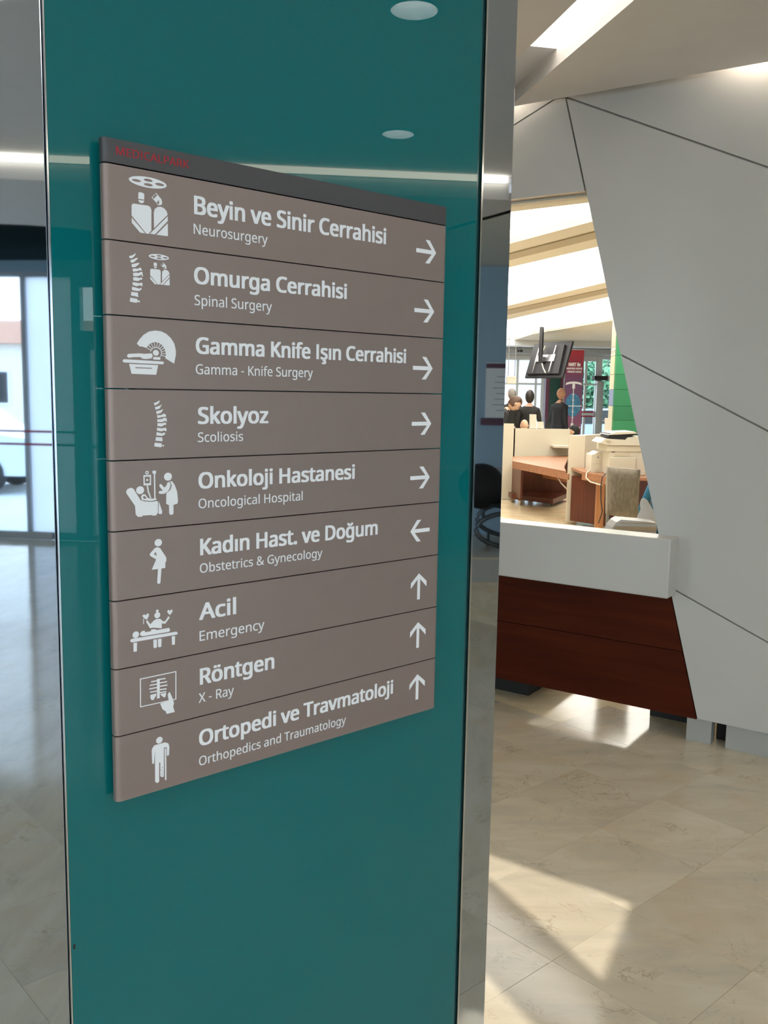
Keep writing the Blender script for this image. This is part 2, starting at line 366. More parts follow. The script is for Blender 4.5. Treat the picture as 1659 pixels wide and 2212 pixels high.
downs += [Vector((1.1, -2.6, 0)), Vector((-1.0, -2.3, 0)), Vector((-2.6, -.2, 0)), Vector((.2, -4.8, 0)), Vector((-3.2, 3.0, 0)), Vector((-2.2, -5.0, 0))]
def circle(c, r, n=32): return [(c[0] + r * math.cos(2 * math.pi * i / n), c[1] + r * math.sin(2 * math.pi * i / n)) for i in range(n)]
vs, fs = fill([outer, slot, sun_hole1, sun_hole2] + [circle(d, .088) for d in downs], .06)
ce = MB().add([v + Vector((0, 0, LZ + .03)) for v in vs], fs).obj('ceiling', 'ceiling_paint', kind='structure')
# slot recess
def ring_wall(mb, poly, z0, z1, t=.012):
    n = len(poly)
    for i in range(n):
        a = Vector(poly[i]); b = Vector(poly[(i + 1) % n]); d = (b - a).normalized(); nrm = Vector((d.y, -d.x))
        mb.add([(a.x, a.y, z0), (b.x, b.y, z0), (b.x, b.y, z1), (a.x, a.y, z1)], [(0, 1, 2, 3)])
    return mb
sB = slotB1; sn = Vector((sdv.y, -sdv.x, 0)).normalized(); rr_ = ray(1320, 0); tt_ = (sB - Vector((0, 0, EYE))).dot(sn) / rr_.dot(sn)
SHT = max(.04, min(.4, EYE + rr_.z * tt_ - LZ)); print('slot depth', SHT)
mb = ring_wall(MB(), slot, LZ, LZ + SHT + .02); mb.obj('light_slot_side', 'ceiling_paint', ce)
lamp_end = (pz(1202, 105, LZ + SHT) - pA).dot(sdv)
sl = thing('ceiling_light', 'long white linear light slot recessed in the sloping grey ceiling', 'light', tuple(((a_top + b_top) / 2).xy) + (LZ + SHT,))
sp_ = [Vector(q) - sl.location.xy for q in slot]
e1_ = pA.xy + sdv.xy * lamp_end - sl.location.xy; e2_ = e1_ + (pB.xy - pA.xy) - sdv.xy * (pB.xy - pA.xy).dot(sdv.xy)
MB().prism([tuple(e1_), tuple(e2_), tuple(sp_[2]), tuple(sp_[3])], 0, .01).obj('diffuser', 'lamp_slot', sl)
MB().prism([tuple(sp_[0]), tuple(sp_[1]), tuple(e2_), tuple(e1_)], 0, .01).obj('end_cover', 'frame_white', sl)
def fill_light(x, y, rz, label):  # unseen fixtures added to brighten the lobby
    t = thing('ceiling_light', label, 'light', (x, y, LZ), rz); MB().box(-1.3, 1.3, -.16, .16, -.05, 0, .008).obj('housing', 'frame_white', t); MB().box(-1.25, 1.25, -.13, .13, -.056, -.0505).obj('diffuser', 'lamp_fill', t)
fill_light(-1.9, -1.2, .8, 'long added fill light on the ceiling behind the viewer, left of the column'); fill_light(-.4, -4.0, .8, 'long added fill light on the ceiling near the back windows')
MB().prism([tuple(q * 1.0) for q in sp_], .011, .03).obj('housing', 'frame_white', sl)
# downlights
def downlight(p, label):
    t = thing('downlight', label, 'light', (p.x, p.y, LZ), 0, 'recessed round downlights in the lobby ceiling')
    n = 32; mb = MB()
    prof = [(.100, -.004), (.100, .0), (.086, -.002), (.074, .055), (.060, .07)]
    vs = [(r * math.cos(2 * math.pi * i / n), r * math.sin(2 * math.pi * i / n), z) for r, z in prof for i in range(n)]
    mb.add(vs, [(a * n + i, a * n + (i + 1) % n, (a + 1) * n + (i + 1) % n, (a + 1) * n + i) for a in (1, 2, 3) for i in range(n)] +
           [(i, n * 2 + i, n * 2 + (i + 1) % n, (i + 1) % n) for i in range(n)], True)
    mb.obj('reflector', 'frame_white', t)
    MB().cyl((0, 0, .058), (0, 0, .072), .066, n=32).obj('lens', 'lamp_down', t)
    return t
dl = downlight(downs[0], 'round recessed downlight reflected high on the teal column, nearest the column')
for i, p in enumerate(downs[1:]):
    c = copy_tree(dl); c.location = (p.x, p.y, LZ)
    c['label'] = ['round recessed downlight reflected on the teal column, second from the column',
                  'round recessed downlight behind the viewer, right of the added sun opening', 'round recessed downlight behind the viewer, left of the added sun opening',
                  'round recessed downlight in the lobby ceiling left of the teal column', 'round recessed downlight in the lobby ceiling near the back windows',
                  'round recessed downlight in the far left ceiling behind the teal column', 'round recessed downlight in the lobby corner by the back windows'][i]
# cove above the white wall
mb = MB()
for s0, s1 in ((-6.8, 8.4),):
    a = wpt(s0, .0); b = wpt(s1, .0); c = wpt(s1, .16); d = wpt(s0, .16); e0 = wpt(s0, OFF - .02); e1 = wpt(s1, OFF - .02)
    mb.prism([e0, e1, c, d], 3.5, 3.54)
    mb.add([(*e0, LZ + .06), (*e1, LZ + .06), (*e1, 3.5), (*e0, 3.5)], [(0, 1, 2, 3)])
mb.obj('cove', 'ceiling_paint', ce)
MB().prism([wpt(3.21, OFF - .01), wpt(4.80, OFF - .01), wpt(4.80, .099), wpt(3.21, .099)], LZ + .002, LZ + .055).obj('cove_closer', 'ceiling_paint', ce)
cl = thing('cove_lamp', 'warm strip lamp hidden in the ceiling cove above the tall white wall', 'light', (*wpt(1.02, -.045), LZ + .10), EA)
MB().box(0, 2.1, -.02, .02, 0, .035).obj('tube', 'lamp_warm', cl); MB().box(-.02, 2.12, -.03, -.0205, -.02, .036).obj('housing', 'frame_white', cl)
cl2 = thing('cove_lamp', 'short warm strip lamp hidden in the cove above the header panel beside the column', 'light', (*wpt(-1.3, -.045), LZ + .10), EA)
MB().box(0, 1.35, -.02, .02, 0, .035).obj('tube', 'lamp_warm_low', cl2); MB().box(-.02, 1.37, -.03, -.0205, -.02, .036).obj('housing', 'frame_white', cl2)
# cove fascia and light strip over the right of the lobby, then the lower soffit
fd = Vector((.2288, .9735)); fn_ = Vector((.9735, -.2288))
f0 = Vector((cvx(YB), YB)); f1 = Vector(ct)
fa = MB(); t_ = fn_ * .03
fa.prism([tuple(f0 + fn_ * .002), tuple(f1 + fn_ * .002), tuple(f1 + t_), tuple(f0 + t_)], HZ, LZ + .05); fa.obj('cove_fascia', 'ceiling_paint', ce)
ls = thing('cove_light', 'thin warm white light line under the ceiling edge, mirrored across the column', 'light', (f0.x, f0.y, LZ), math.atan2(fd.y, fd.x))
Lc = (f1 - f0).length
MB().box(.02, Lc - .02, .003, .028, -.036, -.002).obj('diffuser', 'lamp_cove', ls); MB().box(.02, Lc - .02, -.001, .0028, -.04, 0).obj('housing', 'frame_white', ls)
# lower soffit right of the cove, with a curved pocket above the windows
pocket = [(XR - .001, -.62), (7.0, -.62), (6.5, -.68), (6.0, -.85), (5.6, -1.08), (5.36, -1.33), (5.22, -1.6), (5.15, -1.9), (5.10, -2.4), (5.08, -3.2), (5.08, YB + .3), (XR - .001, YB + .3)]
pocket = [(min(x, XR - .001), y) for x, y in pocket]
sof = [tuple(f0 + t_), tuple(f1 + t_), (f1.x + .03, yline(f1.x + .03, .16)), (XR, yline(XR, .16)), (XR, -.62)] + pocket[1:-1] + [(XR - .001, YB + .3), (XR, YB + .3), (XR, YB)]
vs, fs = fill([sof], .05)
MB().add([v + Vector((0, 0, HZ + .025)) for v in vs], fs).obj('soffit', 'ceiling_paint', ce)
MB().prism([(4.9, YB), (XR + .1, YB), (XR + .1, -.5), (4.9, -.5)], 3.45, 3.5).obj('pocket_top', 'dark_teal', ce)
ring_wall(MB(), pocket[:-1], HZ, 3.45).obj('pocket_side', 'dark_teal', ce); MB().box(XR - .03, XR - .001, YB + .3, -.63, 2.91, 3.449).obj('fascia', 'dark_teal', ce)

# ---- hall ceiling with luminous panels
def P(x, y): return pz(x, y, HZ).xy
def ext(a, b, t): return b + (b - a).normalized() * t
L1r, L1l = P(1272, 438), P(1110, 457); L2r, L2l = P(1282, 478), P(1107, 525)
L5r, L5l = P(1293, 533), P(1104, 577); L6r, L6l = P(1309, 610), P(1100, 660)
L7r, L7l = P(1322, 640), P(1100, 690); L8r, L8l, L8e = P(1327, 692), P(1150, 722), P(1100, 738)
panels = [[ext(L2l, L2r, 1.0), ext(L2r, L2l, 2.0), ext(L1r, L1l, 2.2), ext(L1l, L1r, .8)],
          [ext(L5l, L5r, 1.5), ext(L6l, L6r, 1.9), ext(L6r, L6l, 2.0), ext(L5r, L5l, 2.6)],
          [ext(L7l, L7r, 2.6), ext(L8l, L8r, 3.0), L8l, L8e, ext(L7r, L7l, 2.8)]]
hall = [(XL, yline(XL, .16)), (f1.x + .03, yline(f1.x + .03, .16)), (XR, yline(XR, .16)), (XR, YF), (XL, YF)]
vs, fs = fill([hall] + [[tuple(q) for q in p] for p in panels], .05)
hc = MB().add([v + Vector((0, 0, HZ + .025)) for v in vs], fs).obj('ceiling_hall', 'cream_paint', kind='structure')
for k, p in enumerate(panels):
    pts = [tuple(q) for q in p]; ring_wall(MB(), pts, HZ, HZ + .10).obj('light_well', 'cream_paint', hc)
    c = sum((Vector(q) for q in pts), Vector((0, 0))) / len(pts)
    t = thing('light_panel', ['glowing white ceiling panel nearest the white wall header, topmost of three', 'glowing white ceiling panel between two cream beams, middle of three', 'glowing white ceiling panel farthest back above the hanging screen'][k], 'light', (c.x, c.y, HZ + .09), 0, 'luminous ceiling panels over the reception')
    loc = [tuple(Vector(q) - c) for q in pts]
    MB().prism(loc, 0, .01).obj('diffuser', 'lamp_panel', t); MB().prism(loc, .011, .04).obj('housing', 'frame_white', t)
L3r, L3l = P(1287, 498), P(1106, 545); L4r, L4l = P(1289, 512), P(1106, 558)
M1r, M1l = P(1313, 622), P(1100, 668); M2r, M2l = P(1316, 630), P(1100, 678)
for (a, b, c, d) in ((L3r, L3l, L4l, L4r), (M1r, M1l, M2l, M2r)):
    MB().prism([tuple(ext(b, a, 1.2)), tuple(ext(a, b, 2)), tuple(ext(d, c, 2)), tuple(ext(c, d, 1.2))], HZ - .012, HZ + .01).obj('ceiling_beam', 'tan_beam', hc)

# ---- the tall white angular wall
wf = structure('wall_front', tuple(Q0), EA)
def inset(poly, d):
    P_ = [Vector(p) for p in poly]; n = len(P_)
    if sum(P_[i].x * P_[(i + 1) % n].y - P_[(i + 1) % n].x * P_[i].y for i in range(n)) < 0: P_.reverse()
    out = []
    for i in range(n):
        a, b, c = P_[i - 1], P_[i], P_[(i + 1) % n]
        d1 = (b - a).normalized(); d2 = (c - b).normalized(); n1 = Vector((-d1.y, d1.x)); n2 = Vector((-d2.y, d2.x))
        k = n1 + n2; k = k / max(k.dot(n1), .25); out.append(tuple(b + k * d))
    return out
MX = Matrix(((1, 0, 0, 0), (0, 0, -1, 0), (0, 1, 0, 0), (0, 0, 0, 1)))  # XY polygon -> XZ; prism z -> -y
AP = (.249, 3.033)
pans = [[(-.88, 2.586), (.370, 2.586), AP, (.197, 3.034)],
        [(-3.5, 2.586), (-.88, 2.586), (.197, 3.034), AP, (.249, 3.5), (-3.5, 3.5)],
        [AP, (3.2, 1.675), (3.2, 3.5), (.249, 3.5)],
        [AP, (.578, 1.819), (3.2, .53), (3.2, 1.675)],
        [(.578, 1.819), (.873, .735), (2.31, .12), (3.2, .12), (3.2, .53)],
        [(.873, .735), (1.039, .12), (2.31, .12)]]
for p in pans: MB().prism(inset(p, .004), -.03, .0, MX).obj('wall_panel', 'white_lacquer', wf)
cores = [[(-3.49, 2.596), (.36, 2.596), (.249, 3.03), (.249, 3.5), (-3.49, 3.5)], [(.258, 3.02), (.376, 2.58), (1.043, .125), (3.19, .125), (3.19, 3.5), (.262, 3.5)]]
for p in cores: MB().prism(p, -.10, -.012, MX).obj('wall_core', 'joint_dark', wf)
MB().prism([(-3.5, 2.586), (.372, 2.586), (1.041, .12), (3.2, .12), (3.2, 3.5), (-3.5, 3.5)], -.16, -.10, MX).obj('wall_back', 'cream_paint', wf)
MB().box(1.168, 3.15, .03, .14, 0, .119).obj('plinth', 'plinth_grey', wf)
MB().box(-3.5, -3.38, .0, .16, 0, 3.5).obj('wall_panel', 'white_lacquer', wf)
# header above both ceilings beyond the white wall
mb = MB()
for s0, s1 in ((-6.8, -3.5), (3.2, 8.4)):
    a, b, c, d = wpt(s0, .10), wpt(s1, .10), wpt(s1, .16), wpt(s0, .16); mb.prism([a, b, c, d], HZ, 3.5)
mb.obj('ceiling_header', 'ceiling_paint', hc)

# ---- outer walls
def wall_with_holes(name, m, origin, rz, L, H, holes, t=.14):
    o = structure(name, origin, rz)
    vs, fs = fill([[(0, 0), (L, 0), (L, H), (0, H)]] + [[(a, c), (b, c), (b, d), (a, d)] for a, b, c, d in holes], t)
    MB().add([MX @ v for v in vs], fs).obj('wall_face', m, o)
    return o
WH = 3.5
# right wall, x = XR, runs along +Y; local x = y - YB
yy = lambda y: y - YB
# holes: (x0,x1,z0,z1)
win_r = (yy(-6.6), yy(-2.30), .02, 2.80); tr_r = (yy(-2.275), yy(-2.00), 2.18, 2.67); dr_r = (yy(-2.19), yy(-1.30), .02, 2.04)
wr = wall_with_holes('wall_right', 'wall_blue', (XR + .07, YB, 0), math.pi / 2, YF - YB, WH, [win_r, tr_r, dr_r])
wb = wall_with_holes('wall_back', 'wall_grey', (XL, YB - .07, 0), 0, XR - XL, WH, [(.6 + 2.4 * i, 2.7 + 2.4 * i, .3, 2.7) for i in range(4)] + [(10.3, 12.0, .3, 2.7)])
wlft = wall_with_holes('wall_left', 'wall_grey', (XL - .07, YB, 0), math.pi / 2, YF - YB, WH, [(1.5 + 2.6 * i, 3.7 + 2.6 * i, .3, 2.7) for i in range(3)])
def window(name, origin, rz, holes, mull=(), rails=(), frame='frame_grey', panes=None, fw_=.05):
    o = structure(name, origin, rz)
    for (a, b, c, d) in holes:
        vs, fs = fill([[(a, c), (b, c), (b, d), (a, d)], [(a + fw_, c + fw_), (b - fw_, c + fw_), (b - fw_, d - fw_), (a + fw_, d - fw_)]], .09)
        MB().add([MX @ v for v in vs], fs).obj('window_frame', frame, o)
        xs = [a + fw_] + sorted(x for x in mull if a < x < b) + [b - fw_]
        for x in xs[1:-1]: MB().box(x - .025, x + .025, -.04, .04, c + fw_, d - fw_).obj('mullion', frame, o)
        zs = [c + fw_] + [z for z in rails if c < z < d] + [d - fw_]
        for z in zs[1:-1]: MB().box(a + fw_, b - fw_, -.03, .03, z - .02, z + .02).obj('rail', frame, o)
        for i in range(len(xs) - 1):
            for j in range(len(zs) - 1):
                MB().box(xs[i], xs[i + 1], -.004, .004, zs[j], zs[j + 1]).obj('pane', (panes(i, j) if panes else 'clear_glass'), o)
    return o
w1 = window('window_1', (XR + .07, YB, 0), math.pi / 2, [win_r], mull=[yy(-2.875), yy(-3.6), yy(-4.6), yy(-5.6)], panes=lambda i, j: 'frosted_glass' if i == 4 else 'clear_glass')
for z in (1.012, 1.149): MB().box(win_r[0] + .05, win_r[1] - .05, .0405, .043, z - .012, z + .012).obj('stripe', 'red_stripe', w1)
window('window_2', (XR + .07, YB, 0), math.pi / 2, [tr_r], panes=lambda i, j: 'clear_glass', fw_=.02)
window('door_1', (XR + .07, YB, 0), math.pi / 2, [dr_r], rails=[1.0], fw_=.035)
window('window_3', (XL, YB - .07, 0), 0, [(.6 + 2.4 * i, 2.7 + 2.4 * i, .3, 2.7) for i in range(4)] + [(10.3, 12.0, .3, 2.7)])
window('window_4', (XL - .07, YB, 0), math.pi / 2, [(1.5 + 2.6 * i, 3.7 + 2.6 * i, .3, 2.7) for i in range(3)])
MB().box(XR - .02, XR, YB + .2, -2.6, 0, .08).obj('baseboard_right', 'plinth_grey', kind='structure')
MB().box(XR - .03, XR, -1.3, 8, .86, .90).obj('trim_1', 'frame_grey', kind='structure')

# far glazed wall of the hall, y = YF
YW = 22.9
def X_(x, Y=YW): return py(x, 857, Y).x
def Z_(y, x=1200, Y=YW): return py(x, y, Y).z
ff = structure('wall_far', (0, YW, 0), 0)
zt = Z_(775); zt2 = Z_(762)
hx = [(X_(1075), X_(1171)), (X_(1183), X_(1185.5)), (X_(1214), X_(1217)), (X_(1260), X_(1330))]
wins = [(-3.5, X_(1171), .05, zt), (X_(1214.5), X_(1288), .05, zt), (X_(1293), X_(1345), .05, zt)]
vs, fs = fill([[(XL, 0), (XR, 0), (XR, 3.4), (XL, 3.4)]] + [[(a, c), (b, c), (b, d), (a, d)] for a, b, c, d in wins], .14)
MB().add([MX @ v for v in vs], fs).obj('wall_face', 'frame_white', ff)
window('window_5', (0, YW, 0), 0, wins[:1], mull=[X_(1095) - 1.3, X_(1095) - .2, X_(1116), X_(1156)], rails=[Z_(830)], frame='frame_white', panes=lambda i, j: 'frosted_glass', fw_=.04)
w6 = window('window_6', (0, YW, 0), 0, wins[1:2], mull=[X_(1263)], rails=[Z_(829)], frame='frame_white', fw_=.05)
for z in (Z_(889), Z_(898)): MB().box(wins[1][0] + .05, wins[1][1] - .05, -.07, -.045, z - .016, z + .016).obj('stripe', 'red_stripe', w6)
MB().box(wins[1][0] + .05, wins[1][1] - .05, -.07, -.03, Z_(896) , Z_(891)).obj('rail', 'frame_white', w6)
d2 = structure('door_2', (0, YW, 0), 0)
MB().box(X_(1284), X_(1292), -.25, -.06, 0, Z_(822)).box(X_(1293.5), X_(1300), -.16, -.06, 0, Z_(822)).obj('door_post', 'frame_grey', d2)
MB().box(X_(1286), X_(1296), -.10, -.06, Z_(822), Z_(768)).obj('mullion', 'frame_white', d2)
MB().box(X_(1275), X_(1312), -.40, -.10, Z_(820), Z_(811)).obj('door_operator', 'black_plastic', d2)
MB().box(X_(1303), X_(1312), -.42, -.401, Z_(820), Z_(811)).obj('operator_cap', 'frame_grey', d2)
MB().box(X_(1301), X_(1340), -.10, -.05, .05, Z_(830)).obj('pane', 'clear_glass', d2)
MB().tube([(X_(1299), -.2, Z_(907)), (X_(1309), -.2, Z_(907))], .02).obj('handle', 'steel', d2)
# grey-white soffits above the far windows
MB().box(-2, X_(1345), -1.4, -.08, HZ - .12, HZ).obj('soffit', 'frame_white', ff)
MB().box(-2, X_(1345), -.5, -.08, HZ - .26, HZ - .13).obj('soffit', 'frame_grey', ff)

# ================================================================== OUTSIDE
MB().box(-60, 80, -60, 90, -.35, -.13).obj('ground_outside', 'asphalt', kind='structure')
def car(p, rz, m, label):
    t = thing('car', label, 'car', (p[0], p[1], -.13), rz)
    prof = [(-2.1, .3), (-2.15, .62), (-2.0, .82), (-1.1, .92), (-.45, 1.38), (.95, 1.42), (1.6, .98), (2.1, .9), (2.15, .45), (2.05, .3)]
    b = MB().prism(prof, -.85, .85, MX); b.obj('body', m, t)
    gl = [(-1.0, .94), (-.42, 1.33), (.9, 1.36), (1.42, .98)]
    MB().prism(gl, .851, .86, MX).obj('window', 'black', t); MB().prism(gl, -.86, -.851, MX).obj('window', 'black', t)
    for x in (-1.35, 1.35):
        for y in (-.78, .78): MB().cyl((x, y - .1, .32), (x, y + .1, .32), .32, n=20).obj('wheel', 'tyre', t)
    return t
car((12.9, -7.6), math.radians(80), 'car_white', 'white car parked outside, mirrored in the left steel strip')
car((X_(1278, 27), 27.5), 0.1, 'car_silver', 'silver car parked outside beyond the far glazed wall')
car((X_(1240, 31) + 7, 33), 0.05, 'car_white', 'white car parked farther beyond the far glazed wall')
bl = thing('building', 'low pale building with red tiled roof seen across the street', 'building', (33, -19.5, -.13), 0)
MB().box(0, 8, -9, 9, 0, 3.4).obj('wall', 'building_cream', bl)
MB().prism([(-.4, 3.4), (8.4, 3.4), (4, 4.6)], -9.4, 9.4, MX).obj('roof', 'roof_red', bl)
for k in range(7):
    f_ = MB().box(-.06, .0, -8 + 2.4 * k, -6.9 + 2.4 * k, 1.0, 2.4).obj('window', 'frame_white', bl); MB().box(-.08, -.061, -7.9 + 2.4 * k, -7.0 + 2.4 * k, 1.1, 2.3).obj('pane', 'black', f_)
def tree(p, h, r, label):
    t = thing('tree', label, 'tree', (p[0], p[1], -.13), 0, 'trees beyond the far glazed wall')
    MB().cyl((0, 0, 0), (0.1, 0, h * .6), .12, .07, 8).cyl((.05, 0, h * .4), (.6, .2, h * .75), .06, .03, 6).cyl((.05, 0, h * .4), (-.5, -.2, h * .75), .06, .03, 6).obj('trunk', 'bark', t)
    mb = MB()
    for k in range(1500):
        d = Vector((random.gauss(0, 1), random.gauss(0, 1), random.gauss(0, 1))).normalized() * random.random() ** .4
        c = Vector((d.x * r, d.y * r, h * .62 + d.z * h * .38)); a = Vector((random.uniform(-1, 1), random.uniform(-1, 1), random.uniform(-1, 1))).normalized() * .13
        b = a.orthogonal().normalized() * .07; mb.add([c - a, c + b, c + a, c - b], [(0, 1, 2, 3)])
    mb.obj('foliage', 'leaf', t, kind='stuff'); return t
tree((X_(1272, 33), 33), 4.6, 1.6, 'leafy green tree beyond the far glass, left of the door'); tree((X_(1305, 35) + 2.6, 36), 4.9, 1.5, 'leafy green tree beyond the far glass door')
tree((X_(1282, 30), 30), 2.9, .8, 'small bright green tree standing right behind the silver car')
hz = thing('building', 'plain white building across the yard beyond the far windows', 'building', (2, 44, -.13), 0)
MB().box(-14, 10, 0, 6, 0, 5.2).obj('wall', 'building_cream', hz); MB().box(-14.3, 10.3, -.3, 6.3, 5.2, 5.5).obj('roof', 'frame_grey', hz)
for k in range(9):
    f_ = MB().box(-13 + 2.5 * k, -11.6 + 2.5 * k, -.06, 0, 1.2, 2.8).obj('window', 'frame_grey', hz); MB().box(-12.9 + 2.5 * k, -11.7 + 2.5 * k, -.08, -.061, 1.3, 2.7).obj('pane', 'black', f_)

